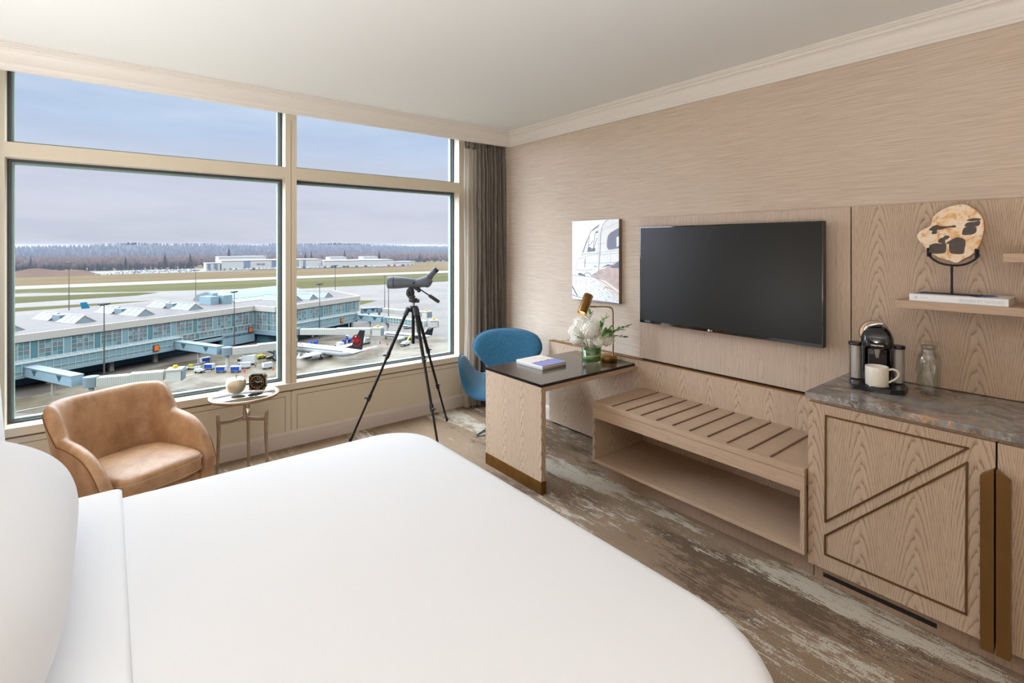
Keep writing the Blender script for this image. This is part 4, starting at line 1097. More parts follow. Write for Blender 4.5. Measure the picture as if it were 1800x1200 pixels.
M['whiteline'] = plain('white line paint', (222,220,210), .6)
gx0, gx1 = -1500, 3000
struct(MB().box(gx0, gx1, 20, 4500, GZ-.5, GZ), 'ground', M['apron'])
def patch(poly, z, name, m):
    b = MB(); b.prism([(x, y, GZ+.01) for x, y in poly], (0, 0, z)); return struct(b, name, m)
patch([(gx0, 975), (gx1, 975), (gx1, 1600), (gx0, 1600)], .06, 'ground_verge', M['grass_b'])
patch([(gx0, 786), (gx1, 770), (gx1, 974), (gx0, 974)], .06, 'field_dry', M['grass_b'])
patch([(gx0, 724), (gx1, 718), (gx1, 769.5), (gx0, 785.5)], .05, 'runway_strip', M['runway'])
patch([(gx0, 660), (-60, 660), (26, 610), (141, 577), (154, 551), (330, 546), (gx1, 540), (gx1, 717.5), (gx0, 723.5)], .06, 'field_green', M['grass_g'])
patch([(gx0, 548), (-58, 548), (20, 566), (38, 590), (22, 603), (-62, 618), (gx0, 618)], .06, 'field_wedge', M['grass_g'])
patch([(gx0, 480), (-50, 480), (0, 492), (30, 507), (10, 509), (-54, 508), (gx0, 508)], .06, 'field_strip', M['grass_g'])
patch([(300, 494), (gx1, 494), (gx1, 516), (318, 516)], .06, 'field_sliver', M['grass_g'])
patch([(430, 694), (gx1, 688), (gx1, 706), (425, 700)], .08, 'taxiway_line', M['runway'])
patch([(400, 648), (gx1, 640), (gx1, 660), (405, 662)], .08, 'taxiway_lane', M['runway'])
patch([(128, 385), (150, 372), (172, 392), (160, 402)], .05, 'field_island', M['grass_g'])
def stripe(pts, w, m, name='road_marking'):
    b = MB()
    for p, q in zip(pts, pts[1:]):
        P = Vector((*p, GZ+.06)); Q = Vector((*q, GZ+.06)); d = (Q-P).normalized(); s_ = Vector((-d.y, d.x, 0))*w/2; P -= d*w/2; Q += d*w/2
        b.add([P+s_, Q+s_, Q-s_, P-s_], [(3, 2, 1, 0)])
    return struct(b, name, m)
stripe([(15, 186), (24, 178), (33, 171), (46, 168)], .35, M['ochre'])
stripe([(-8, 158), (3, 163), (14, 160), (9, 148), (6, 138)], .35, M['redline'])
stripe([(-20, 165), (-14, 160), (-2, 152)], .35, M['redline'])
stripe([(-22, 190), (6, 199), (60, 226)], .4, M['whiteline'])
stripe([(70, 196), (95, 180), (130, 158)], .35, M['whiteline'])
stripe([(-18, 176), (-2, 181), (20, 191)], .3, M['whiteline'])
b = MB(); b.prism([(-9.5, 163.5, GZ+.05), (-4.5, 162, GZ+.05), (-4, 166.5, GZ+.05), (-7.5, 168, GZ+.05)], (0, 0, .02)); struct(b, 'road_marking', M['redline'])
patch([(46, 150), (85, 150), (135, 205), (105, 250), (60, 240), (20, 232), (-30, 200), (-10, 180)], .010, 'pavement_stand', M['apron_near'])
patch([(-60, 90), (46, 100), (48, 165), (20, 185), (-30, 178), (-60, 160)], .012, 'pavement_near', ground_mat('greenish wet concrete', (176,188,152), (208,214,178), .45, .05, .15))

# ------------------------------------------------------------------ terminal
M['t_fascia'] = plain('pale roof edge', (220,210,196), .6)
M['t_roof'] = ground_mat('wet grey roof', (148,134,128), (176,162,155), .6, .03, .4)
M['t_blue'] = plain('pale blue cladding', (164,190,198), .5, var=.03, vscale=.5)
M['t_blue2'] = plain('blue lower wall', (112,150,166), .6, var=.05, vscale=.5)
M['t_g1'] = plain('teal facade glass', (104,150,154), .12, spec=.3)
M['t_g2'] = plain('dark facade glass', (128,138,142), .12, spec=.6, var=.2, vscale=.25)
M['t_g3'] = plain('light blue facade glass', (146,180,184), .12, spec=.3)
M['t_mull'] = plain('pale mullion', (222,224,216), .5)
M['t_col'] = plain('beige column', (206,198,178), .7)
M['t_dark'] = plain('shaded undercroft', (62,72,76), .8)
M['t_sky'] = plain('pale blue skylight', (130,146,151), .6, spec=.3)
M['t_green'] = plain('green skylight glass', (150,186,180), .15, spec=.25)
M['jb_white'] = plain('off white corrugated steel', (228,224,210), .5, var=.03, vscale=.4)
M['jb_roof'] = plain('grey white bridge roof', (160,170,172), .6)
M['jb_grey'] = plain('grey bellows', (146,158,164), .7)
M['orange'] = plain('lit orange gate sign', (250,120,40), .5)
M['orange'].node_tree.nodes['Principled BSDF'].inputs['Emission Color'].default_value = c4((255,110,30)); M['orange'].node_tree.nodes['Principled BSDF'].inputs['Emission Strength'].default_value = .6
M['yellow'] = plain('yellow beacon', (244,206,40), .5)
tm_ = thing('terminal_building', 'long pale blue glazed airport terminal with skylights on its flat roof', 'building', ON)
def hb(mb, u0, u1, n0, n1, h0, h1, m=0):
    P = [Wd(u, n, h) for h in (h0, h1) for n in (n1, n0) for u in (u0, u1)]
    mb.add(P, [(0, 2, 3, 1), (4, 5, 7, 6), (0, 1, 5, 4), (2, 6, 7, 3), (0, 4, 6, 2), (1, 3, 7, 5)], m)
UL = -125
plan = [(UL, 0), (0, 0), (0, 14), (54.9, 14), (75.3, -24), (62, -62), (20, -62), (UL, -60)]
def ext(poly, h0, h1, grow=0):
    c = Vector((sum(p[0] for p in poly)/len(poly), sum(p[1] for p in poly)/len(poly)))
    return [Wd(u, n, h0) for u, n in poly][::-1], Vector((0, 0, h1-h0))
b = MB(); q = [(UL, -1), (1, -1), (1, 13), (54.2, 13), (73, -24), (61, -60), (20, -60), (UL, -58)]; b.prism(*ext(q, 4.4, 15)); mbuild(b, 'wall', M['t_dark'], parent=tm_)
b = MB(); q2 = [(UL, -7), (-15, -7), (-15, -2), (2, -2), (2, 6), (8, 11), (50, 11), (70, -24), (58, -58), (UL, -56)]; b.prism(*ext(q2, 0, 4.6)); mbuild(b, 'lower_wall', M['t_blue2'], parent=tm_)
b = MB(); hb(b, UL, -16, -6.9, .2, 4.0, 4.5); hb(b, -16, 0, -2, .3, 0.9, 6.2); b.v[-8:] = b.v[-8:]; hb(b, -.2, .4, 0, 14, 4.2, 6.2); hb(b, 0, 54.5, 13.6, 14.3, 4.2, 6.0); hb(b, UL, 0, -.6, .3, 4.4, 5.4)
mbuild(b, 'blue_band', M['t_blue'], parent=tm_)
b = MB(); b.prism(*ext(plan, 16.4, 16.9)); mbuild(b, 'roof', M['t_roof'], parent=tm_)
b = MB()
def strip(p, q, h0, h1, th=.5, out=.0):
    P = Wd(*p, h0); Q = Wd(*q, h0); d = (Q-P).normalized(); nn = Vector((d.y, -d.x, 0)); b.bar(P+nn*out+UP*(h1-h0)/2, Q+nn*out+UP*(h1-h0)/2, th, h1-h0)
for p, q in zip(plan[:6], plan[1:6]): strip(p, q, 14.9, 17.3, .8, .35)
mbuild(b, 'roof_fascia', M['t_fascia'], parent=tm_)
rnd = random.Random(12)
def facade(p, q, h0, h1, rows, seed):
    gl, mu = MB(), MB(); r_ = random.Random(seed); P = Wd(*p, 0); Q = Wd(*q, 0); d = (Q-P).normalized(); nn = Vector((d.y, -d.x, 0)); L = (Q-P).length
    def panel(a, c, z0, z1, m): gl.obox(P+d*(a+c)/2+nn*.05+UP*(z0+z1)/2, d, nn, UP, (c-a)/2, .12, (z1-z0)/2, m)
    def vert(a, w): mu.obox(P+d*a+nn*.2+UP*(h0+h1)/2, d, nn, UP, w/2, .12, (h1-h0)/2)
    def hor(a, c, z, w): mu.obox(P+d*(a+c)/2+nn*.19+UP*z, d, nn, UP, (c-a)/2, .1, w/2)
    a = 0; k = 0
    while a < L-.5:
        w = min(2.1, L-a); panel(a, a+w, h0, h1, 0 if k % 2 else 2); vert(a, .28); a += w
        if a >= L-.5: break
        w = min(6.6, L-a); vert(a, .28)
        for i in range(4):
            x0, x1 = a+w*i/4, a+w*(i+1)/4
            for j in range(rows):
                z0, z1 = h0+(h1-h0)*j/rows, h0+(h1-h0)*(j+1)/rows
                panel(x0, x1, z0, z1, 2 if j == 0 and r_.random() < .7 else r_.choice((1, 1, 1, 2, 0)))
            vert(x0, .1)
        vert(a+w*.55, .16)
        for j in range(1, rows): hor(a, a+w, h0+(h1-h0)*j/rows, .09)
        if k % 2 == 0:   # interior bracing seen through the glass
            c0 = a+w*.42
            for sx in (-1, 1): mu.bar(P+d*c0+nn*.2+UP*(h0+(h1-h0)*.55), P+d*(c0+sx*1.6)+nn*.2+UP*(h1-.3), .14, .1)
        a += w; k += 1
    hor(0, L, h0, .3); hor(0, L, h1, .3)
    return gl, mu
for (p, q, h0, h1, rows, sd) in (((UL, 0), (0, 0), 9.0, 14.9, 4, 1), ((0, 0), (0, 14), 8.9, 14.9, 4, 2), ((0, 14), (54.9, 14), 9.0, 14.9, 4, 3), ((54.9, 14), (75.3, -24), 9.0, 14.9, 4, 4), ((-37, 0), (0, 0), 6.2, 8.9, 2, 5), ((0, 0), (0, 14), 6.2, 8.8, 1, 6)):
    g_, m_ = facade(p, q, h0, h1, rows, sd)
    g = mbuild(g_, 'facade_glazing', [M['t_g1'], M['t_g2'], M['t_g3']], parent=tm_); mbuild(m_, 'mullion_grid', M['t_mull'], parent=g)
# glazed walkways in front of the facade
def walkway(u0, u1, n0, n1):
    fl = MB(); hb(fl, u0, u1, n0, n1, 4.3, 5.1); w = mbuild(fl, 'walkway', M['t_blue'], parent=tm_)
    gl, mu = MB(), MB(); nb = int((u1-u0)/1.9)
    hb(gl, u0+.1, u1-.1, n1-.2, n1-.1, 5.1, 8.7)
    P = [Wd(u0, n1, 8.75), Wd(u1, n1, 8.75), Wd(u1, n0, 9.0), Wd(u0, n0, 9.0)]; gl.prism(P, (0, 0, .08), 0)
    for i in range(nb+1):
        u = u0+(u1-u0)*i/nb; mu.bar(Wd(u, n1, 5.1), Wd(u, n1, 8.7), .14, .14); mu.bar(Wd(u, n1, 8.85), Wd(u, n0, 9.1), .16, .14)
    for h, n in ((5.2, n1), (6.4, n1)): mu.bar(Wd(u0, n, h), Wd(u1, n, h), .16, .14)
    for h, n, w_ in ((8.85, n1, .4), (9.1, n0, .3), (8.98, (n0+n1)/2, .14)): mu.bar(Wd(u0, n, h), Wd(u1, n, h), w_, w_)
    for u in (u0, u1): mu.bar(Wd(u, n0, 5.1), Wd(u, n0, 9.1), .4, .4); mu.bar(Wd(u, n1, 5.1), Wd(u, n1, 8.7), .35, .35)
    mbuild(gl, 'walkway_glass', M['t_g3'], parent=w); mbuild(mu, 'walkway_frame', M['t_mull'], parent=w)
walkway(-87, -36, .3, 4.2); walkway(4, 49, 14.3, 18.2)
for u in (-110, -76, -58, -43, -24):
    mbuild(MB().obox(Wd(u, -1.5, 2.2), TU, TN, UP, .7, .7, 2.2), 'column', M['t_col'], parent=tm_)
for u in (8, 22, 36, 50):
    mbuild(MB().obox(Wd(u, 13, 2.2), TU, TN, UP, .7, .7, 2.2), 'column', M['t_col'], parent=tm_)
# skylights
def gable(u0, u1, n0, n1, h, name='skylight', m=None):
    b = MB(); z = 16.9; um = (u0+u1)/2
    A = [Wd(u0, n1, z), Wd(u1, n1, z), Wd(um, n1-.6, z+h)]; B = [Wd(u0, n0, z), Wd(u1, n0, z), Wd(um, n0+.6, z+h)]
    b.add(A+B, [(0, 1, 2), (5, 4, 3), (0, 2, 5, 3), (1, 4, 5, 2), (0, 3, 4, 1)])
    o = mbuild(b, name, m or M['t_sky'], parent=tm_)
    rb = MB(); q = .3
    for P, Q in ((A[0], A[2]), (A[1], A[2]), (A[2], B[2]), (A[0], B[0]), (A[1], B[1])): rb.bar(P+UP*.1, Q+UP*.1, q, q)
    for k in (.33, .66): rb.bar(A[0].lerp(B[0], k)+UP*.06, A[2].lerp(B[2], k)+UP*.06, .12, .12)
    mbuild(rb, 'skylight_rib', M['t_fascia'], parent=o)
for u in (-105, -84.2, -63.6, -42.9, -22.3):
    gable(u, u+6.8, -25.2, -13, 2.5); gable(u, u+6.8, -42.5, -30.5, 2.5)
    mbuild(MB().obox(Wd(u+3.4, -27.8, 18), TU, TN, UP, 2.2, 2.6, 1.1), 'roof_box', M['t_sky'], parent=tm_)
for u0, u1 in ((21, 27.2), (31.5, 37.6), (42, 48.5)): gable(u0, u1, -22, 1.5, 2.6)
b = MB(); hb(b, -4.3, 0, -32, -24, 16.9, 20.6); hb(b, .8, 5.5, -31, -22, 16.9, 20.9); hb(b, -1, 1.5, -30, -27, 16.9, 22)
pr2 = mbuild(b, 'plant_room', M['t_blue'], parent=tm_)
b = MB(); rr = []
for u in (4.5, 52):
    rr.append([Wd(u, n, h) for n, h in ((-21, 16.9), (-23.5, 18.6), (-27, 20.2), (-33, 21.6), (-40, 21.6), (-48, 19.5), (-50, 16.9))])
b.rings(rr, smooth=False); mbuild(b, 'vaulted_roof', M['t_sky'], parent=tm_)
b = MB(); b.add([Wd(6, -20.9, 17.0), Wd(52, -20.9, 17.0), Wd(52, -23.4, 18.65), Wd(6, -23.4, 18.65)], [(0, 1, 2, 3)])
gb = mbuild(b, 'vault_glazing', M['t_green'], parent=tm_)
b = MB()
for i in range(12): u = 6+46*i/11; b.bar(Wd(u, -20.8, 17), Wd(u, -23.4, 18.7), .35, .2)
b.bar(Wd(6, -20.8, 17), Wd(52, -20.8, 17), .4, .4); b.bar(Wd(6, -23.4, 18.7), Wd(52, -23.4, 18.7), .3, .3); mbuild(b, 'vault_rib', M['t_fascia'], parent=gb)
for (u, n) in ((-46, 4.6), (-2.5, .7), (37, 18.5)):
    s_ = MB(); s_.obox(Wd(u, n, 6.4), TU, TN, UP, .75, .15, .95); mbuild(s_, 'gate_sign', M['orange'], parent=tm_)
    s_ = MB(); s_.obox(Wd(u, n-.1, 6.4), TU, TN, UP, 1.0, .1, 1.2); mbuild(s_, 'sign_board', M['t_dark'], parent=tm_)

# ------------------------------------------------------------------ jet bridges
def vwin(b, c, d, up, nn, s_):
    b.add([c-d*s_+up*s_*.55, c+d*s_+up*s_*.55, c-up*s_*.7], [(0, 1, 2), (2, 1, 0)])
def corrug(b, P, Q, w, h, n):
    d = (Q-P).normalized(); sd = d.cross(UP).normalized(); L = (Q-P).length
    b.bar(P+UP*h/2, Q+UP*h/2, w, h)
    for i in range(n): c = P+d*L*(i+.5)/n+UP*h/2; b.obox(c, d, sd, UP, L/n*.22, w/2+.09, h/2-.15)
def jet_bridge(label, blue, rot, tun, cab, blue_m, glass=False, col='jb_white'):
    o = thing('jet_bridge', label, 'jet bridge', rot[0:2]+(GZ,))
    v = lambda p: Vector((p[0], p[1], GZ+p[2]))
    if blue:
        P, Q = v(blue[0]), v(blue[1]); b = MB(); b.bar(P+UP*1.4, Q+UP*1.4, 3.0, 2.8); f = mbuild(b, 'fixed_corridor', M['t_blue'], parent=o)
        d = (Q-P).normalized(); sd = d.cross(UP).normalized(); b = MB(); b.bar(P+UP*2.95, Q+UP*2.95, 3.3, .25); mbuild(b, 'corridor_roof', M['jb_roof'], parent=f)
        b = MB()
        for k in (.22, .75):
            for sg in (-1, 1): vwin(b, P.lerp(Q, k)+UP*1.7+sd*sg*1.53, d, UP, sd, 1.5)
        mbuild(b, 'triangular_window', M['t_g1'], parent=f)
        b = MB()
        for k in (.5,): c = P.lerp(Q, k); b.tube([c-UP*c.z+UP*GZ, c], .5, 10)
        mbuild(b, 'corridor_column', M['t_col'], parent=f)
    r_ = v(rot); mbuild(MB().lathe([(1.9, 0), (1.9, 2.9)], r_, n=16), 'rotunda', M['jb_grey'], parent=o)
    mbuild(MB().lathe([(.7, 0), (.7, rot[2])], (r_.x, r_.y, GZ), n=12), 'rotunda_column', M['jb_white'], parent=o)
    T = [v(p) for p in tun]; b = MB(); k = len(T)-1; base = T[0]; sizes = (2.9, 2.6)
    mid = T[0].lerp(T[1], .52)
    corrug(b, T[0], mid, 2.7, 2.6, 16); corrug(b, mid-(T[1]-T[0]).normalized()*.5, T[1], 3.0, 2.9, 16)
    tn = mbuild(b, 'tunnel', M['t_green'] if glass else M[col], parent=o)
    if glass:
        b = MB(); d = T[1]-T[0]
        for i in range(13): c = T[0].lerp(T[1], i/12); b.obox(c+UP*1.4, d, d.cross(UP), UP, .15, 1.7, 1.5)
        for z in (.1, 1.2, 2.9): b.bar(T[0]+UP*z, T[1]+UP*z, 3.25, .2)
        mbuild(b, 'tunnel_frame', M['t_mull'], parent=tn)
    c = v(cab); d = (c-T[1]); d.z = 0; d.normalize(); b = MB(); b.obox(c+UP*1.5, d, d.cross(UP), UP, 1.9, 1.9, 1.6); b.obox(c+UP*3.3, d, d.cross(UP), UP, 2.1, 2.1, .2)
    cb_ = mbuild(b, 'cab', M['jb_white'], parent=o); mbuild(MB().obox(c+UP*1.4+d*1.9, d, d.cross(UP), UP, .5, 1.7, 1.4), 'bellows', M['jb_grey'], parent=cb_)
    mbuild(MB().lathe([(.6, 0), (.7, .3), (.6, .9)], c+UP*3.5, n=10), 'beacon', M['yellow'], parent=cb_)
    s_ = T[0].lerp(T[1], .82); b = MB(); sd = (T[1]-T[0]).cross(UP).normalized()
    for sg in (-1, 1): b.bar(s_+sd*sg*1.3-UP*(s_.z-GZ-.9), s_+sd*sg*1.3, .4, .4)
    b.bar(s_+sd*1.5-UP*(s_.z-GZ-1), s_-sd*1.5-UP*(s_.z-GZ-1), .5, .5)
    mbuild(b, 'drive_frame', M['jb_grey'], parent=o)
    for sg in (-1, 1):
        w = s_+sd*sg*1.2; w.z = GZ+.6; mbuild(MB().lathe([(.6, -.25), (.62, 0), (.6, .25)], w, sd, 16), 'wheel', M['black_plastic'], parent=o)
    return o
def xy(u, n): p = Wd(u, n, 0); return (p.x, p.y)
jet_bridge('nearest jet bridge, behind the tan armchair, blue with two triangular windows and a pale tunnel', ((*xy(-83, 4.2), 4.7), (*xy(-83, 30), 4.5)), (-3.9, 190.0, 4.3), ((-2.5, 189.6, 4.3), (13.2, 186.2, 4.1)), (16, 185.2, 4.0), True)
jet_bridge('jet bridge above the parked baggage carts, blue with two triangular windows', ((*xy(-37.6, 4.2), 4.7), (*xy(-37.6, 28.5), 4.5)), (34.6, 213.2, 4.3), ((36, 213, 4.3), (54, 212.4, 4.2)), (56.5, 212.8, 4.1), True)
jet_bridge('rust stained jet bridge leading to the smaller white jet, behind the black airliner tail', ((*xy(4.5, 14.5), 4.9), (*xy(4.5, 19.5), 4.7)), (*xy(4.5, 21.4), 4.6), ((*xy(5.5, 23.2), 4.6), (*xy(19.5, 51.5), 4.4)), (*xy(20.6, 54.5), 4.2), True)
jet_bridge('glazed jet bridge beyond the smaller white jet, under the spotting scope', ((*xy(48.9, 18.2), 5), (*xy(48.9, 35), 4.9)), (113.4, 246.6, 4.9), ((114.3, 244.9, 4.9), (123.3, 223.6, 4.6)), (127, 221.8, 4.4), True, True)
jet_bridge('farthest jet bridge at the end of the terminal, a long beige tunnel', ((116.5, 288, 5), (125, 287.2, 5)), (127, 286.5, 5), ((129, 284.5, 5), (137.5, 253.5, 5)), (138.6, 249.6, 5), True, False)

# ------------------------------------------------------------------ aircraft
M['ac_white'] = plain('white aircraft skin', (236,234,230), .25)
M['ac_dark'] = plain('charcoal aircraft paint', (44,42,46), .3)
M['ac_red'] = plain('red emblem', (226,48,40), .4)
M['ac_grey'] = plain('grey engine metal', (120,124,130), .35, .5)
def leaf_emblem(c, ex, ey, r):
    b = MB(); pts = [(0, 1), (.2, .62), (.42, .74), (.36, .28), (.62, .52), (.68, .36), (.98, .4), (.86, .12), (1, .0), (.52, -.38), (.56, -.56), (.08, -.5), (.06, -.95), (-.06, -.95), (-.08, -.5), (-.56, -.56), (-.52, -.38), (-1, .0), (-.86, .12), (-.98, .4), (-.68, .36), (-.62, .52), (-.36, .28), (-.42, .74), (-.2, .62)]
    P = [c+ex*x*r*.68+ey*(y*r*.68) for x, y in pts]; ctr = c; n = len(P)
    b.add(P+[ctr], [(i, (i+1) % n, n) for i in range(n)]+[(n, (i+1) % n, i) for i in range(n)])
    k = 40; i0 = [c+ex*r*.84*math.cos(2*math.pi*i/k)+ey*r*.84*math.sin(2*math.pi*i/k) for i in range(k)]; i1 = [c+ex*r*math.cos(2*math.pi*i/k)+ey*r*math.sin(2*math.pi*i/k) for i in range(k)]
    b.add(i0+i1, [(i, (i+1) % k, k+(i+1) % k, k+i) for i in range(k)]+[(k+i, k+(i+1) % k, (i+1) % k, i) for i in range(k)])
    return b
def airliner(label, tail, yaw, L, D, finh, span, tail_engine, livery, name='airliner'):
    # local x from the tail (0) to the nose (L), z up from the ground
    o = thing(name, label, 'aeroplane', (tail[0], tail[1], GZ), yaw)
    r = D/2; zc = r+ (1.35 if not tail_engine else 1.0)
    rs = []
    for k, q, dz in ((0, .06, .8), (.02, .16, .72), (.06, .34, .55), (.12, .60, .33), (.19, .84, .13), (.26, .98, .02), (.30, 1, 0), (.5, 1, 0), (.8, 1, 0), (.88, .97, -.01), (.93, .84, -.06), (.965, .62, -.14), (.985, .38, -.2), (.997, .14, -.24)):
        rs.append([(L*k, r*q*math.cos(2*math.pi*i/24), zc+dz*r+r*q*math.sin(2*math.pi*i/24)) for i in range(24)])
    fu = mbuild(MB().rings(rs, smooth=True), 'fuselage', M['ac_white'], parent=o, local=True)
    wb = MB()
    for sg in (-1, 1):
        for i in range(46):
            k = .24+.62*i/45; x = L*k; rr = r*1.008 if k > .3 else r*(.96+.04*(k-.24)/.06); zz = zc+.28*r
            y = sg*math.sqrt(rr*rr-(.28*r)**2)
            wb.obox((x, y, zz), (1, 0, 0), (0, 1, 0), (0, 0, 1), .14, .06, .19)
    mbuild(wb, 'cabin_windows', M['ac_dark'], parent=fu, local=True)
    ck = MB(); ck.obox((L*.955, 0, zc+.28*r), (1, 0, -.6), (0, 1, 0), (.6, 0, 1), r*.22, r*.62, r*.16); mbuild(ck, 'cockpit_window', M['ac_dark'], parent=fu, local=True)
    def surf(root, tip, cr, ct, sweep, th, m, nm, dih=0, par=o):
        rx, ry, rz_ = root; tx, ty, tz = tip; rs = []
        for (x, y, z, c_) in ((rx, ry, rz_, cr), (tx, ty, tz, ct)):
            rs.append([(x+c_*a, y, z+c_*th*h) for a, h in ((.5, 0), (.38, .5), (.1, .7), (-.2, .5), (-.5, 0), (-.2, -.3), (.1, -.45), (.38, -.35))])
        return mbuild(MB().rings(rs, smooth=True), nm, m, parent=par, local=True)
    wr = zc-r*.55
    for sg in (-1, 1):
        w_ = surf((L*.56, sg*r*.6, wr), (L*.40, sg*span/2, wr+span*.045), L*.17, L*.045, 0, .11, M['ac_white'], 'wing')
        b = MB(); x, y, z = L*.40, sg*span/2, wr+span*.045; c_ = L*.045
        b.prism([(x+c_*.4, y-.06, z), (x-c_*.5, y-.06, z), (x-c_*.75, y-.06, z+span*.06), (x-c_*.4, y-.06, z+span*.06)], (0, .12, 0)); mbuild(b, 'winglet', M['ac_white'], parent=w_, local=True)
        if not tail_engine:
            surf((L*.055, sg*r*.3, zc+.75*r), (L*.0, sg*span*.2, zc+.95*r), L*.1, L*.04, 0, .09, M['ac_white'], 'tailplane')
            ey = sg*span*.16; ez = wr-.75; e = MB(); e.lathe([(.9, 0), (1.05, .4), (1.1, 1.4), (1.0, 2.8), (.7, 4.0), (.4, 4.6)][::-1], (L*.66, ey, ez), (-1, 0, 0), 20); en = mbuild(e, 'engine', M['ac_grey'], parent=o, local=True)
            en.data.transform(Matrix.Identity(4)); mbuild(MB().bar((L*.62, ey, ez+1.0), (L*.57, ey, wr+.2), .3, .8), 'pylon', M['ac_white'], parent=en, local=True)
            for y_ in (sg*2.4, sg*3.2): mbuild(MB().lathe([(.5, -.18), (.56, 0), (.5, .18)], (L*.49, y_, .56), (0, 1, 0), 16), 'wheel', M['black_plastic'], parent=o, local=True)
            mbuild(MB().bar((L*.49, sg*2.8, .5), (L*.49, sg*2.8, wr), .3, .3), 'landing_gear', M['ac_grey'], parent=o, local=True)
        else:
            e = MB(); e.lathe([(.5, 0), (.68, .3), (.72, 1.6), (.5, 3.2), (.35, 3.6)], (L*.30, sg*(r+.75), zc+.35*r), (-1, 0, 0), 18); en = mbuild(e, 'engine', M['ac_dark'], parent=o, local=True)
            mbuild(MB().bar((L*.27, sg*r*.8, zc+.3*r), (L*.27, sg*(r+.4), zc+.35*r), 1.6, .25, up=(0, 0, 1)), 'pylon', M['ac_white'], parent=en, local=True)
            surf((L*.03, sg*.05, finh-.15), (L*-.01, sg*span*.17, finh-.1), L*.07, L*.04, 0, .08, M['ac_white'] if False else M['ac_dark'], 'tailplane')
            mbuild(MB().lathe([(.36, -.14), (.4, 0), (.36, .14)], (L*.47, sg*1.6, .4), (0, 1, 0), 16), 'wheel', M['black_plastic'], parent=o, local=True)
            mbuild(MB().bar((L*.47, sg*1.6, .4), (L*.47, sg*1.2, wr), .25, .25), 'landing_gear', M['ac_grey'], parent=o, local=True)
    mbuild(MB().bar((L*.9, 0, .4), (L*.89, 0, zc-r*.8), .25, .25), 'landing_gear', M['ac_grey'], parent=o, local=True)
    mbuild(MB().lathe([(.34, -.3), (.38, 0), (.34, .3)], (L*.9, 0, .38), (0, 1, 0), 14), 'wheel', M['black_plastic'], parent=o, local=True)
    ft = zc+r*.6; b = MB()
    if not tail_engine: fp = [(L*.30, ft+.35), (L*.215, ft+.9), (L*.155, ft+1.9), (L*.055, finh), (L*.0, finh), (L*.035, ft+.2)]
    else: fp = [(L*.18, ft), (L*.07, finh), (L*-.01, finh), (L*.02, ft)]
    b.prism([(x, -.22, z) for x, z in fp], (0, .44, 0)); fi = mbuild(b, 'tail_fin', M['ac_dark'], parent=o, local=True, bevel=.08)
    return o, fi, fu, zc, r
yaw1 = math.atan2(TN.y*-1, TN.x*-1)     # nose towards the terminal
o1, fin1, fus1, zc1, r1 = airliner('white airliner with a charcoal tail fin bearing a red leaf roundel', (76.9, 187.0), yaw1, 39.5, 3.8, 12.4, 35.5, False, True)
em = leaf_emblem(Vector((0, 0, 0)), Vector((1, 0, 0)), Vector((0, 0, 1)), 2.25)
for sg in (1, -1):
    e_ = MB(); e_.add([(x+39.5*.095, sg*.27, z+8.3) for x, y, z in em.v], em.f); mbuild(e_, 'tail_emblem', M['ac_red'], parent=fin1, local=True)
vs, fs = text_mesh('AIR CANADA', 2.0, shear=.25, bold=.03, align='LEFT')
tx1 = max(v.x for v in vs); tt = MB()
for sg in (1, -1):
    pts = []
    for v in vs:
        a = (v.y+.75)/r1*.95+.30; xx = 39.5*.58+(tx1-v.x if sg == 1 else v.x)
        pts.append((xx, sg*(r1+.04)*math.cos(a), zc1+(r1+.04)*math.sin(a)))
    tt.add(pts, fs+[f[::-1] for f in fs])
mbuild(tt, 'airline_lettering', M['ac_dark'], parent=fus1, local=True)
o2, fin2, fus2, zc2, r2_ = airliner('smaller white jet with a rear engine, parked at the rust stained jet bridge', (117.2, 205.4), yaw1+R(.5), 29.5, 2.7, 7.0, 23, True, True)

# ------------------------------------------------------------------ apron equipment
M['cart_blue'] = plain('blue curtain', (52,92,196), .6); M['cart_white'] = plain('white cart panel', (236,234,226), .5); M['tyre'] = plain('tyre', (30,30,30), .8)
M['glass_dk'] = plain('vehicle glass', (60,72,80), .1); M['cone'] = plain('orange cone', (238,72,40), .5); M['hivis'] = plain('yellow paint', (220,206,60), .5)
def wheels(o, xs, ys, r):
    for x in xs:
        for y in ys: mbuild(MB().lathe([(r*.9, -.12), (r, 0), (r*.9, .12)], (x, y, r), (0, 1, 0), 12), 'wheel', M['tyre'], parent=o, local=True)
def cart(label, p, rz, m, g):
    o = thing('baggage_cart', label, 'baggage cart', (*p, GZ), rz, g)
    mbuild(MB().box(-1.5, 1.5, -.85, .85, .5, .7), 'bed', M['jb_grey'], parent=o, local=True)
    mbuild(MB().box(-1.5, 1.5, -.8, .8, .7, 2.05), 'curtain', m, parent=o, local=True)
    mbuild(MB().box(-1.6, 1.6, -.92, .92, 2.05, 2.2), 'canopy', M['cart_white'], parent=o, local=True)
    b = MB()
    for x in (-1.53, 1.53): b.box(x-.08, x+.08, -.9, .9, .7, 2.05)
    mbuild(b, 'end_panel', M['cart_white'], parent=o, local=True); wheels(o, (-1.1, 1.1), (-.7, .7), .28)
    return o
G_ = 'baggage carts parked below the jet bridge'
cart('blue and white baggage cart leftmost in the row below the jet bridge', (28.6, 211.6), R(-38), M['cart_blue'], G_)
cart('blue sided baggage cart second in the row below the jet bridge', (31.3, 204.6), R(-30), M['cart_blue'], G_)
cart('blue sided baggage cart third in the row, nearest the small orange cone', (35.4, 201.7), R(-30), M['cart_blue'], G_)
cart('white baggage cart at the right end of the row, beside the tall white truck', (39.2, 205.6), R(-30), M['cart_white'], G_)
cart('dark blue baggage cart standing apart, back under the jet bridge', (28.9, 224.6), R(20), M['cart_blue'], G_)
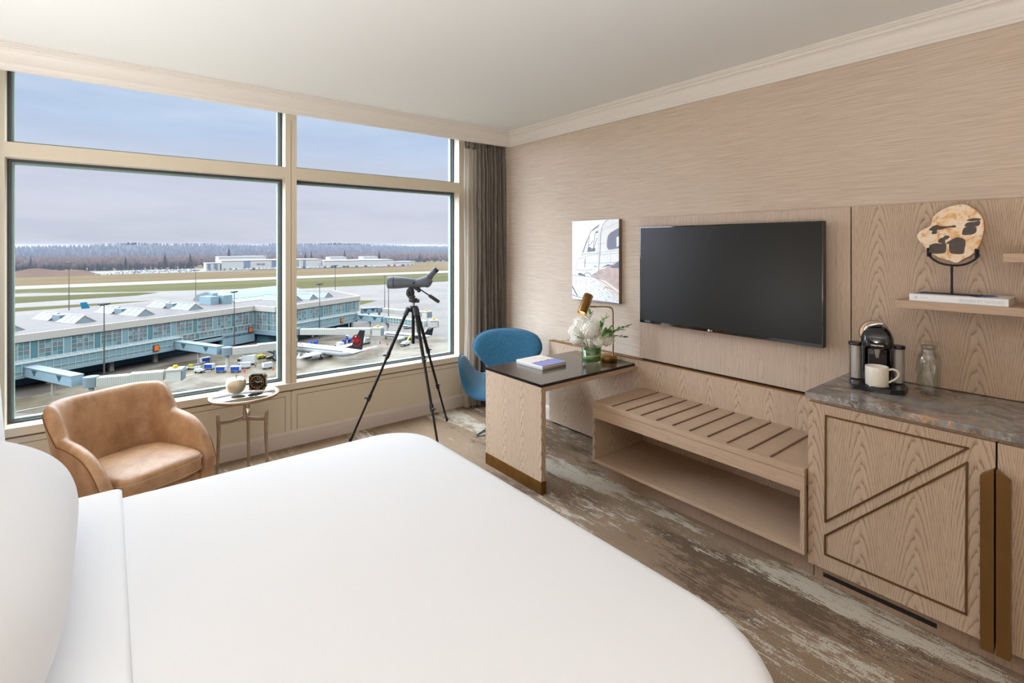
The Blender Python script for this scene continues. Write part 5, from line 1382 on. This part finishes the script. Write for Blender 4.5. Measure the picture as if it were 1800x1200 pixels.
cart('lone white baggage cart near the edge of the left window pane', (45.4, 200.2), R(10), M['cart_white'], G_)
def truck(name, label, cat, p, rz, L, W, H, cabm, boxm, hb_=.6, group=None):
    o = thing(name, label, cat, (*p, GZ), rz, group)
    mbuild(MB().box(-L/2, L*.22, -W/2, W/2, hb_, H), 'body', boxm, parent=o, local=True, bevel=.05)
    cb_ = mbuild(MB().box(L*.24, L/2, -W/2, W/2, hb_*.8, H*.72), 'cab', cabm, parent=o, local=True, bevel=.1)
    mbuild(MB().box(L*.30, L/2+.02, -W/2-.02, W/2+.02, H*.42, H*.66), 'windscreen', M['glass_dk'], parent=cb_, local=True)
    mbuild(MB().box(-L/2, L/2, -W*.4, W*.4, .35, hb_), 'chassis', M['tyre'], parent=o, local=True); wheels(o, (-L*.3, L*.34), (-W*.45, W*.45), .4)
    return o
truck('catering_truck', 'tall white high lift truck behind the row of baggage carts', 'truck', (41.0, 212.0), R(150), 6, 2.5, 3.6, M['cart_white'], M['cart_white'])
truck('service_van', 'white service van parked beside the charcoal airliner tail', 'van', (91.5, 222.6), R(200), 5.5, 2.2, 2.6, M['cart_white'], M['cart_white'])
truck('service_truck', 'white service truck with yellow boom in front of the smaller jet', 'truck', (104.3, 207.6), R(205), 5, 2.1, 1.9, M['cart_white'], M['cart_white'])
mbuild(MB().bar((-1.5, 0, 2), (-4.2, 0, 4.2), .7, .3), 'boom', M['hivis'], parent=[x for x in bpy.data.objects if x.name.startswith('service_truck')][0], local=True)
truck('service_van', 'small white van beyond the smaller jet, in front of the glazed jet bridge', 'van', (127.5, 250), R(190), 5.5, 2.2, 2.4, M['cart_white'], M['cart_white'])
truck('container_dolly', 'white box trailer under the rust stained jet bridge', 'trailer', (78.5, 218.5), R(110), 3.2, 2.2, 3.0, M['cart_white'], M['cart_white'])
o = thing('belt_loader', 'pale belt loader with a raised conveyor left of the baggage carts', 'loader', (24.4, 216.2, GZ), R(-25))
mbuild(MB().box(-2.4, 2.2, -.9, .9, .5, 1.0), 'chassis', M['cart_white'], parent=o, local=True); mbuild(MB().bar((-3.2, .35, .9), (3.4, .35, 2.3), .9, .3), 'conveyor', M['jb_grey'], parent=o, local=True)
mbuild(MB().box(-1.6, -.2, -.85, -.1, 1, 1.9), 'cab', M['hivis'], parent=o, local=True); wheels(o, (-1.5, 1.4), (-.8, .8), .38)
o = thing('belt_loader', 'yellow and grey belt loader at the nearest jet bridge, right of the armchair back', 'loader', (11.4, 193.2-25, GZ), R(60))
mbuild(MB().box(-2.2, 2.0, -.9, .9, .5, 1.0), 'chassis', M['hivis'], parent=o, local=True); mbuild(MB().bar((-3, .3, .8), (3.8, .3, 3.4), .9, .3), 'conveyor', M['jb_grey'], parent=o, local=True); wheels(o, (-1.5, 1.4), (-.8, .8), .38)
o = thing('passenger_stairs', 'grey mobile stairs beside the lone white baggage cart', 'stairs', (51.0, 217.5, GZ), R(215))
mbuild(MB().bar((-3, 0, .8), (2.6, 0, 3.6), 1.6, .35), 'stair_flight', M['jb_grey'], parent=o, local=True); mbuild(MB().box(-2, 2.4, -.7, .7, .4, .8), 'chassis', M['tyre'], parent=o, local=True); wheels(o, (-1.5, 1.8), (-.7, .7), .35)

ub = None
for i, (p, rz, lb) in enumerate((((70.5, 233.5), 65, 'blue cargo container under the rust stained jet bridge, leftmost of the row'), ((73.6, 235.0), 65, 'blue cargo container under the rust stained jet bridge, second in the row'), ((84.6, 229.5), 60, 'blue cargo container under the rust stained jet bridge, third in the row'), ((88, 231.2), 60, 'blue cargo container under the rust stained jet bridge, rightmost of the row'))):
    if ub is None:
        ub = thing('cargo_container', lb, 'container', (*p, GZ), R(rz), 'blue containers under the jet bridge')
        bb = MB(); bb.prism([(-1.5, -.75, .45), (1.5, -.75, .45), (1.5, -.75, 1.9), (-1.0, -.75, 1.9), (-1.5, -.75, 1.4)], (0, 1.5, 0)); mbuild(bb, 'container_body', M['cart_blue'], parent=ub, local=True)
        mbuild(MB().box(-1.6, 1.6, -.8, .8, .3, .45), 'dolly_bed', M['jb_grey'], parent=ub, local=True); wheels(ub, (-1.1, 1.1), (-.6, .6), .2)
    else: dup(ub, loc=(*p, GZ), rz=R(rz), label=lb)
truck('tow_tractor', 'low white tow tractor beside the leftmost baggage cart', 'tractor', (25.2, 208.6), R(-40), 3.2, 1.6, 1.5, M['cart_white'], M['cart_white'], .45)
truck('tow_tractor', 'low yellow tow tractor under the jet bridge above the baggage carts', 'tractor', (47.5, 219.5), R(20), 3.2, 1.6, 1.5, M['hivis'], M['hivis'], .45)
truck('service_van', 'white van under the terminal walkway, behind the black airliner tail', 'van', (92, 240), R(150), 5, 2, 2.2, M['cart_white'], M['cart_white'])
cones = [((97.9, 220), 'orange cone left of the white service truck, nearer the jet nose'), ((98.8, 214.2), 'orange cone just left of the white service truck'), ((87.7, 210.2), 'orange cone under the airliner tailplane, leftmost of its three'), ((88.8, 210.9), 'orange cone under the airliner tailplane, middle of its three'), ((90.6, 212.4), 'orange cone under the airliner tailplane, rightmost of its three'), ((37.9, 200.0), 'orange cone beside the third blue baggage cart'), ((46.6, 196.6), 'orange cone right of the lone white baggage cart'), ((17, 158), 'orange cone on the greenish concrete right of the armchair back'),
         ((150, 214), 'left orange marker of the pair out on the open apron'), ((154, 212), 'right orange marker of the pair out on the open apron')]
c0 = None
for p, lb in cones:
    if c0 is None:
        c0 = thing('traffic_cone', lb, 'cone', (*p, GZ), 0, 'orange traffic cones on the apron')
        mbuild(MB().lathe([(.34, .06), (.07, 1.15), (.05, 1.2)], n=12), 'cone_body', M['cone'], parent=c0, local=True); mbuild(MB().box(-.42, .42, -.42, .42, 0, .06), 'base', M['cone'], parent=c0, local=True)
    else: dup(c0, loc=(*p, GZ), label=lb)
pr0 = thing('person', 'ground worker in a yellow vest standing beside the white truck', 'person', (42.6, 205.6, GZ))
sk = bpy.data.meshes.new('body'); V_ = [(0, 0, .95), (0, 0, 1.2), (0, 0, 1.45), (0, 0, 1.55), (0, 0, 1.68), (.2, 0, 1.42), (.26, .03, 1.15), (.27, .1, .9), (-.2, 0, 1.42), (-.26, .03, 1.15), (-.27, .1, .9), (.1, 0, .88), (.11, .02, .48), (.11, 0, .06), (-.1, 0, .88), (-.11, -.02, .48), (-.11, 0, .06)]
E_ = [(0, 1), (1, 2), (2, 3), (3, 4), (2, 5), (5, 6), (6, 7), (2, 8), (8, 9), (9, 10), (0, 11), (11, 12), (12, 13), (0, 14), (14, 15), (15, 16)]
sk.from_pydata(V_, E_, []); so = bpy.data.objects.new('body', sk); COL.objects.link(so); so.parent = pr0; md = so.modifiers.new('skin', 'SKIN')
for i, rr in enumerate([.15, .15, .16, .06, .11, .075, .05, .04, .075, .05, .04, .1, .07, .055, .1, .07, .055]): sk.skin_vertices[0].data[i].radius = (rr, rr)
sk.skin_vertices[0].data[0].use_root = True; so.modifiers.new('sub', 'SUBSURF'); sk.materials.append(plain('dark trousers', (60,62,74), .8))
mbuild(MB().lathe([(.19, .85), (.2, 1.1), (.21, 1.38), (.1, 1.5)], n=16), 'vest', M['hivis'], parent=pr0, local=True)
# light masts
M['mast'] = plain('galvanised mast', (120,112,108), .5, .3)
def mast(label, p, h, w=2.6):
    o = thing('light_mast', label, 'light mast', (*p, GZ), R(rnd.uniform(20, 60)), 'tall apron light masts')
    mbuild(MB().lathe([(.28, 0), (.13, h)], n=10), 'pole', M['mast'], parent=o, local=True)
    b = MB(); b.box(-w, w, -.12, .12, h-.1, h+.15)
    for i in range(4): x = -w+2*w*i/3; b.box(x-.35, x+.35, -.45, .45, h+.1, h+.6)
    mbuild(b, 'lamp_head', M['mast'], parent=o, local=True)
mast('light mast behind the terminal roof, left part of the left window pane', (-19.5, 425), 33.5)
mast('light mast in front of the terminal facade above the armchair', (-1.14, 219.3), 24.9, 1.6)
mast('light mast in front of the terminal facade above the side table', (43.1, 249.0), 24.4, 1.6)
mast('light mast behind the terminal roof left of the blue plant room', (48.9, 425), 27)
mast('light mast at the right end of the left window pane', (122, 480), 25)
mast('light mast in front of the terminal facade above the airliner fuselage', (79.8, 249.0), 26.1, 1.8)
mast('light mast standing on the far apron right of the window mullion', (121, 345), 31)
mast('left light mast of the two under the spotting scope front lens', (147.8, 324.8), 24, 1.2)
mast('right light mast of the two under the spotting scope front lens', (120.6, 260), 26, .7)
# a distant jet tail beyond the roof
o = thing('distant_airliner', 'teal finned airliner mostly hidden behind the terminal roof', 'aeroplane', (-11.3, 378, GZ), R(40))
mbuild(MB().tube([(0, 0, 4), (4, 0, 3.6), (10, 0, 3.4), (26, 0, 3.4), (30, 0, 3.2)], [.4, 1.4, 1.9, 1.9, .5], 16), 'fuselage', M['ac_white'], parent=o, local=True)
b = MB(); b.prism([(6, -.2, 5), (1.8, -.2, 12.6), (-1.6, -.2, 12.6), (.4, -.2, 4.8)], (0, .4, 0)); mbuild(b, 'tail_fin', plain('teal fin', (40,150,190), .4), parent=o, local=True)

# ------------------------------------------------------------------ cargo sheds, car park, woods
M['shed'] = plain('pale cargo shed', (226,220,208), .7, var=.02, vscale=.02); M['shed_grey'] = plain('grey shed panel', (128,140,158), .7); M['shed_roof'] = plain('shed roof', (196,196,196), .6)
def shed(label, x0, x1, y0, y1, h, panels):
    o = thing('cargo_shed', label, 'building', ((x0+x1)/2, y0, GZ))
    mbuild(MB().box(x0, x1, y0, y1, GZ, GZ+h), 'wall', M['shed'], parent=o); mbuild(MB().box(x0-.6, x1+.6, y0-.8, y1, GZ+h, GZ+h+.7), 'roof', M['shed_roof'], parent=o)
    for a, c in panels: mbuild(MB().box(a, c, y0-.5, y0, GZ+3, GZ+h-.5), 'wall_panel', M['shed_grey'], parent=o)
    b = MB(); n = int((x1-x0)/9)
    for i in range(n): x = x0+(x1-x0)*(i+.5)/n; b.box(x-1.6, x+1.6, y0-.3, y0, GZ+.3, GZ+3.8)
    mbuild(b, 'dock_doors', M['shed_grey'], parent=o).name = 'dock_door'
shed('grey fronted office shed at the left end of the cargo sheds', 136, 158, 1044, 1075, 13, ((138, 143), (148, 154)))
shed('large pale cargo shed with two grey panels in the left window pane', 160, 292, 1042, 1110, 17, ((196, 207), (244, 255)))
shed('stepped rear block rising behind the large pale cargo shed', 166, 250, 1112.5, 1150, 23, ())
shed('pale block with a grey end just right of the window mullion', 293, 336, 1036, 1100, 17, ((300, 305),))
shed('long low cargo shed running to the right behind the trucks', 337, 486, 1024, 1090, 14, ())
shed('small roof block in the middle of the long cargo shed row', 372, 408, 1091, 1120, 20, ())
shed('second roof block further right above the long cargo shed', 446, 480, 1091, 1120, 20, ())
shed('small pale shed at the far right end of the cargo row', 488, 540, 1030, 1060, 9, ())
sg_ = MB(); sg_.box(218, 232, 1041.2, 1041.9, GZ+9, GZ+11.6); o = mbuild(sg_, 'shed_sign', M['shed_grey']); tag(o, 'dark sign band with a red dot on the large pale cargo shed', 'sign'); mbuild(MB().box(224, 226.4, 1040.9, 1041.2, GZ+9.3, GZ+11.3), 'sign_emblem', M['red'], parent=o)
car_m = [plain('car paint '+n_, c_, .3) for n_, c_ in (('white', (232,230,228)), ('silver', (178,180,184)), ('grey', (110,112,118)), ('black', (52,52,56)), ('red', (160,52,48)), ('blue', (70,86,124)))]
def car_proto(m):
    b = MB(); b.rings([[(x, y*.95, .25) for x, y in ((-2.2, -.9), (2.2, -.9), (2.2, .9), (-2.2, .9))], [(x, y, .8) for x, y in ((-2.25, -.92), (2.25, -.92), (2.25, .92), (-2.25, .92))], [(x, y, .9) for x, y in ((-2.1, -.85), (1.9, -.85), (1.9, .85), (-2.1, .85))], [(x, y, 1.45) for x, y in ((-1.5, -.65), (.6, -.65), (.6, .65), (-1.5, .65))]], smooth=False)
    return mbuild(b, 'parked_car', m)
LB = 'small parked car in the crowded car park before the woods'
protos = []; n_c = 0
for m in car_m:
    o = car_proto(m); tag(o, LB, 'car', 'cars in the far car park'); protos.append(o)
rnd = random.Random(21)
first = {id(p): True for p in protos}
for row in range(8):
    for i in range(34):
        if n_c >= 240 or 4.7*i+7.5*row > 150: break
        if rnd.random() < .08: continue
        x = -20+i*4.7+row*7.5+rnd.uniform(-.3, .3); y = 1003+row*17+rnd.uniform(-.5, .5)
        p = rnd.choices(protos, (6, 3, 2, 2, 1, 1))[0]
        if first[id(p)]: o = p; first[id(p)] = False
        else: o = p.copy(); COL.objects.link(o)
        o.location = (x, y, GZ+.07); o.rotation_euler = (0, 0, R(90+rnd.uniform(-4, 4))); o.scale = (1, 1, rnd.choice((1, 1, 1.2))); n_c += 1
struct(MB().box(-30, 200, 1000, 1150, GZ, GZ+.085), 'pavement_lot', M['apron'])
def lorry_proto(m):
    b = MB(); b.box(-5, 2.6, -1.2, 1.2, 1.1, 3.9, 0); b.box(2.9, 5, -1.2, 1.2, .7, 3.0, 1); b.box(-5, 5, -1, 1, .4, 1.1, 2); return mbuild(b, 'delivery_lorry', [m, car_m[0], M['tyre']])
LT = 'small lorry parked in the row before the cargo sheds'
lp_ = [lorry_proto(m) for m in (car_m[0], car_m[4], car_m[5], car_m[0])]
for o in lp_: tag(o, LT, 'lorry', 'lorries at the cargo sheds')
used = set()
for i in range(52):
    k = rnd.choice((0, 0, 0, 1, 2, 3)) if i > 20 else rnd.choice((0, 0, 2, 3)); 
    if k in used: o = lp_[k].copy(); COL.objects.link(o)
    else: o = lp_[k]; used.add(k)
    x = 178+i*6.3+rnd.uniform(-1, 1); o.location = (x, 1028-(x-178)*.065+rnd.uniform(-2, 2), GZ); o.rotation_euler = (0, 0, R(90+rnd.uniform(-6, 6)))
# ground rise, woods and hills
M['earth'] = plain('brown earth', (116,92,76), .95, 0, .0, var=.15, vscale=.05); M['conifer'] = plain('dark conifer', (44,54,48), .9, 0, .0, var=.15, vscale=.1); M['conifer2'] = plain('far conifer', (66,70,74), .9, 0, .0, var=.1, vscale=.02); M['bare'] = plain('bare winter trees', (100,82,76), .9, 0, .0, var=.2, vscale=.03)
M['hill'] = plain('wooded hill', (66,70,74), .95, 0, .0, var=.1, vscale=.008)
b = MB(); b.grid(lambda u, v: (-150+u*142, 985+v*70, GZ+10*math.sin(math.pi*u)**.8*math.sin(math.pi*v)+1.5*math.sin(u*17)*math.sin(math.pi*v)), 40, 14); struct(b, 'hill_earth_mound', M['earth'])
def hz(x, y): 
    k = sst(1900, 3300, y); return GZ+k*(38+7*math.sin(x*.0021)+5*math.sin(x*.0057+1)+2*math.sin(x*.017))
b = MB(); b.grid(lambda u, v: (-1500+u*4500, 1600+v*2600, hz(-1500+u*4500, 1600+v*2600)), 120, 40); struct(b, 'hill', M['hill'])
def trees(name, label, n, fx, hr, m, kind, seed):
    r_ = random.Random(seed); b = MB()
    for i in range(n):
        x, y = fx(r_); z = hz(x, y) if y > 1600 else GZ; h = r_.uniform(*hr); a0 = r_.uniform(0, 6)
        if kind == 'c':
            w = h*r_.uniform(.16, .24); k = 6
            for lo, hi, ww in ((0, .6, 1), (.35, 1, .66)):
                ring = [(x+w*ww*math.cos(a0+2*math.pi*j/k), y+w*ww*math.sin(a0+2*math.pi*j/k), z+h*lo) for j in range(k)]
                b.add(ring+[(x, y, z+h*hi)], [(j, (j+1) % k, k) for j in range(k)])
        else:
            w = h*r_.uniform(.3, .45); b.ell((x, y, z+h*.5), (w, w, h*.5), 7, 5, 0)
    o = mbuild(b, name, m); tag(o, label, 'trees', kind='stuff'); return o
fxs = lambda y0, y1: (lambda r_: (lambda y: (r_.uniform(-.32, .85)*y, y))(r_.uniform(y0, y1)))
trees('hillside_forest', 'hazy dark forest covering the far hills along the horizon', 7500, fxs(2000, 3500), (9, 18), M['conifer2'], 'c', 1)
trees('winter_woods', 'band of bare brown winter woods between the car park and the hills', 2600, fxs(1215, 1950), (10, 19), M['bare'], 'b', 2)
trees('evergreen_fringe', 'low dark evergreens along the near edge of the woods', 150, (lambda r_: (r_.uniform(-150, 130), r_.uniform(1158, 1166))), (9, 16), M['conifer'], 'c', 3)
def conifer(label, x, y, h, w, clump=False):
    o = thing('conifer', label, 'tree', (x, y, GZ), 0, 'tall conifers standing out of the woods'); r_ = random.Random(int(x*7))
    b = MB(); k = 9
    for t_ in range(6):
        z0 = h*(.1+.14*t_); ww = w*(1-t_/6.4); ring = [((ww*(1 if j % 2 else .72))*math.cos(2*math.pi*j/18+t_), (ww*(1 if j % 2 else .72))*math.sin(2*math.pi*j/18+t_), z0+r_.uniform(-.4, .4)) for j in range(18)]
        b.add(ring+[(0, 0, z0+h*.26)], [(j, (j+1) % 18, 18) for j in range(18)])
    mbuild(b, 'crown', M['conifer'], parent=o, local=True); mbuild(MB().lathe([(.5, 0), (.3, h*.5)], n=8), 'trunk', M['dark_wood'], parent=o, local=True)
for lb, x, y, h, w in (('conifer at the far left of the left window pane', -104, 1190, 27, 5), ('conifer behind the earth mound right end', 25, 1190, 26, 4.5), ('broad conifer above the left part of the car park', 86, 1190, 30, 6.5), ('conifer above the middle of the car park', 128, 1190, 30, 6), ('tallest pointed conifer left of the cargo sheds', 196, 1190, 40, 8.5),
    ('conifer rising behind the large pale cargo shed', 320, 1190, 34, 6), ('left of two conifers behind the shed right of the mullion', 350, 1190, 32, 5.5), ('right of two conifers behind the shed right of the mullion', 363, 1190, 33, 5.5), ('tall conifer behind the long cargo shed, left of centre', 440, 1190, 35, 7), ('conifer behind the second roof block of the long shed', 527, 1190, 33, 8), ('faint conifer at the right edge of the right window pane', 640, 1190, 26, 7)): conifer(lb, x, y, h, w)
# haze hanging over the far fields
t = NT('haze air'); t.t.nodes.remove(t.b); vsn = t.n('ShaderNodeVolumeScatter'); vsn.inputs['Color'].default_value = HCOL; vsn.inputs['Density'].default_value = HAZE; t.l(vsn.outputs[0], t.t.nodes['Material Output'].inputs['Volume'])
o = mbuild(MB().box(-1450, 2950, 340, 4300, GZ-.2, GZ+49), 'haze', t.mat); tag(o, 'pale mauve haze hanging over the far woods and hills', 'haze', kind='stuff')
ALB = 1.0
# ================================================================== SKY, UNSEEN FILL LIGHTS, CAMERA
w = bpy.data.worlds.new('overcast sky'); scene.world = w; w.use_nodes = True; nt = w.node_tree; bg = nt.nodes['Background']
def N(typ, **k):
    n_ = nt.nodes.new(typ)
    for a, v in k.items(): setattr(n_, a, v)
    return n_
tc = N('ShaderNodeTexCoord'); spx = N('ShaderNodeSeparateXYZ'); nt.links.new(tc.outputs['Generated'], spx.inputs[0])
mp = N('ShaderNodeMapping'); mp.inputs['Scale'].default_value = (1.6, 1.6, 9); nt.links.new(tc.outputs['Generated'], mp.inputs[0])
no = N('ShaderNodeTexNoise'); no.inputs['Scale'].default_value = 2.2; no.inputs['Detail'].default_value = 6; no.inputs['Roughness'].default_value = .55; nt.links.new(mp.outputs[0], no.inputs['Vector'])
ad = N('ShaderNodeMath', operation='MULTIPLY_ADD'); nt.links.new(no.outputs['Fac'], ad.inputs[0]); ad.inputs[1].default_value = .09; nt.links.new(spx.outputs[2], ad.inputs[2])
sb = N('ShaderNodeMath', operation='SUBTRACT'); nt.links.new(ad.outputs[0], sb.inputs[0]); sb.inputs[1].default_value = .045
cr = N('ShaderNodeValToRGB'); e = cr.color_ramp.elements
stops = [(0, (208,209,227)), (.02, (214,214,232)), (.08, (216,216,236)), (.13, (212,216,238)), (.19, (196,211,242)), (.26, (206,220,246)), (.34, (214,226,246)), (1, (225,232,245))]
while len(e) < len(stops): e.new(.5)
for q, (p, c) in zip(e, stops): q.position = p; q.color = c4(c)
nt.links.new(sb.outputs[0], cr.inputs[0])
c2 = N('ShaderNodeValToRGB'); c2.color_ramp.elements[0].position = .40; c2.color_ramp.elements[0].color = (.93, .935, .955, 1); c2.color_ramp.elements[1].position = .62; c2.color_ramp.elements[1].color = (1.06, 1.05, 1.03, 1); nt.links.new(no.outputs['Fac'], c2.inputs[0])
mx = N('ShaderNodeMix', data_type='RGBA', blend_type='MULTIPLY'); mx.inputs[0].default_value = .8; nt.links.new(cr.outputs[0], mx.inputs[6]); nt.links.new(c2.outputs[0], mx.inputs[7])
# overcast sky: brighter towards the zenith
mr = N('ShaderNodeMapRange'); mr.inputs[1].default_value = .27; mr.inputs[2].default_value = .55; mr.inputs[3].default_value = 1.0; mr.inputs[4].default_value = ZENITH; nt.links.new(spx.outputs[2], mr.inputs[0])
# bright sky patch added out of view to light the TV wall
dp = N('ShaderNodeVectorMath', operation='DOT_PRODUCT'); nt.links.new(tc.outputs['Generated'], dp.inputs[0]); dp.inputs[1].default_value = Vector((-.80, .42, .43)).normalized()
m2 = N('ShaderNodeMapRange', interpolation_type='SMOOTHSTEP'); m2.inputs[1].default_value = .66; m2.inputs[2].default_value = .97; m2.inputs[3].default_value = 0; m2.inputs[4].default_value = SKY_FILL; nt.links.new(dp.outputs['Value'], m2.inputs[0])
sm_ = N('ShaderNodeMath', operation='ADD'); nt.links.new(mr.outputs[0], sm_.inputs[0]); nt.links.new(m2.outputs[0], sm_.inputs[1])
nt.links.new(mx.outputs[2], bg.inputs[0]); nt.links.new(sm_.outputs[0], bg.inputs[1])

def area(name, loc, tgt, size, power, col, shape='DISK'):
    l = bpy.data.lights.new(name, 'AREA'); l.shape = shape; l.size = size; l.energy = power; l.color = col
    o = bpy.data.objects.new(name, l); COL.objects.link(o); o.location = loc
    d = Vector(tgt)-Vector(loc); o.rotation_euler = d.to_track_quat('-Z', 'Y').to_euler(); return o
def point(name, loc, power, col, rad):
    l = bpy.data.lights.new(name, 'POINT'); l.energy = power; l.color = col; l.shadow_soft_size = rad
    o = bpy.data.objects.new(name, l); COL.objects.link(o); o.location = loc; return o
for nm, loc, pw, sz in FILL_UP: area(nm, loc, (loc[0], loc[1], 9), sz, pw, FILL_COL)
for nm, loc, pw in LAMPS_DOWN: area(nm, loc, (loc[0], loc[1], 0), .5, pw, (1, .95, .89))
for nm, loc, pw, rd in LAMPS_POINT: point(nm, loc, pw, (1, .92, .83), rd)

cam = bpy.data.cameras.new('camera'); co = bpy.data.objects.new('camera', cam); COL.objects.link(co)
co.location = (0, 0, 1.65); co.rotation_euler = (R(90), 0, R(-38.62))
cam.sensor_fit = 'HORIZONTAL'; cam.sensor_width = 36; cam.lens = 888/1800*36; cam.shift_y = -(600-431.5)/1800
cam.clip_start = .02; cam.clip_end = 8000
scene.camera = co
scene.view_settings.view_transform = 'Standard'; scene.view_settings.look = 'None'; scene.view_settings.gamma = 1; scene.view_settings.use_curve_mapping = False
scene.view_settings.exposure = EXPOSURE
scene.cycles.use_denoising = True
scene.cycles.max_bounces = 8; scene.cycles.diffuse_bounces = 5; scene.cycles.glossy_bounces = 3; scene.cycles.transmission_bounces = 6; scene.cycles.transparent_max_bounces = 12; scene.cycles.volume_bounces = 0
scene.cycles.sample_clamp_indirect = 8; scene.cycles.caustics_reflective = False; scene.cycles.caustics_refractive = False
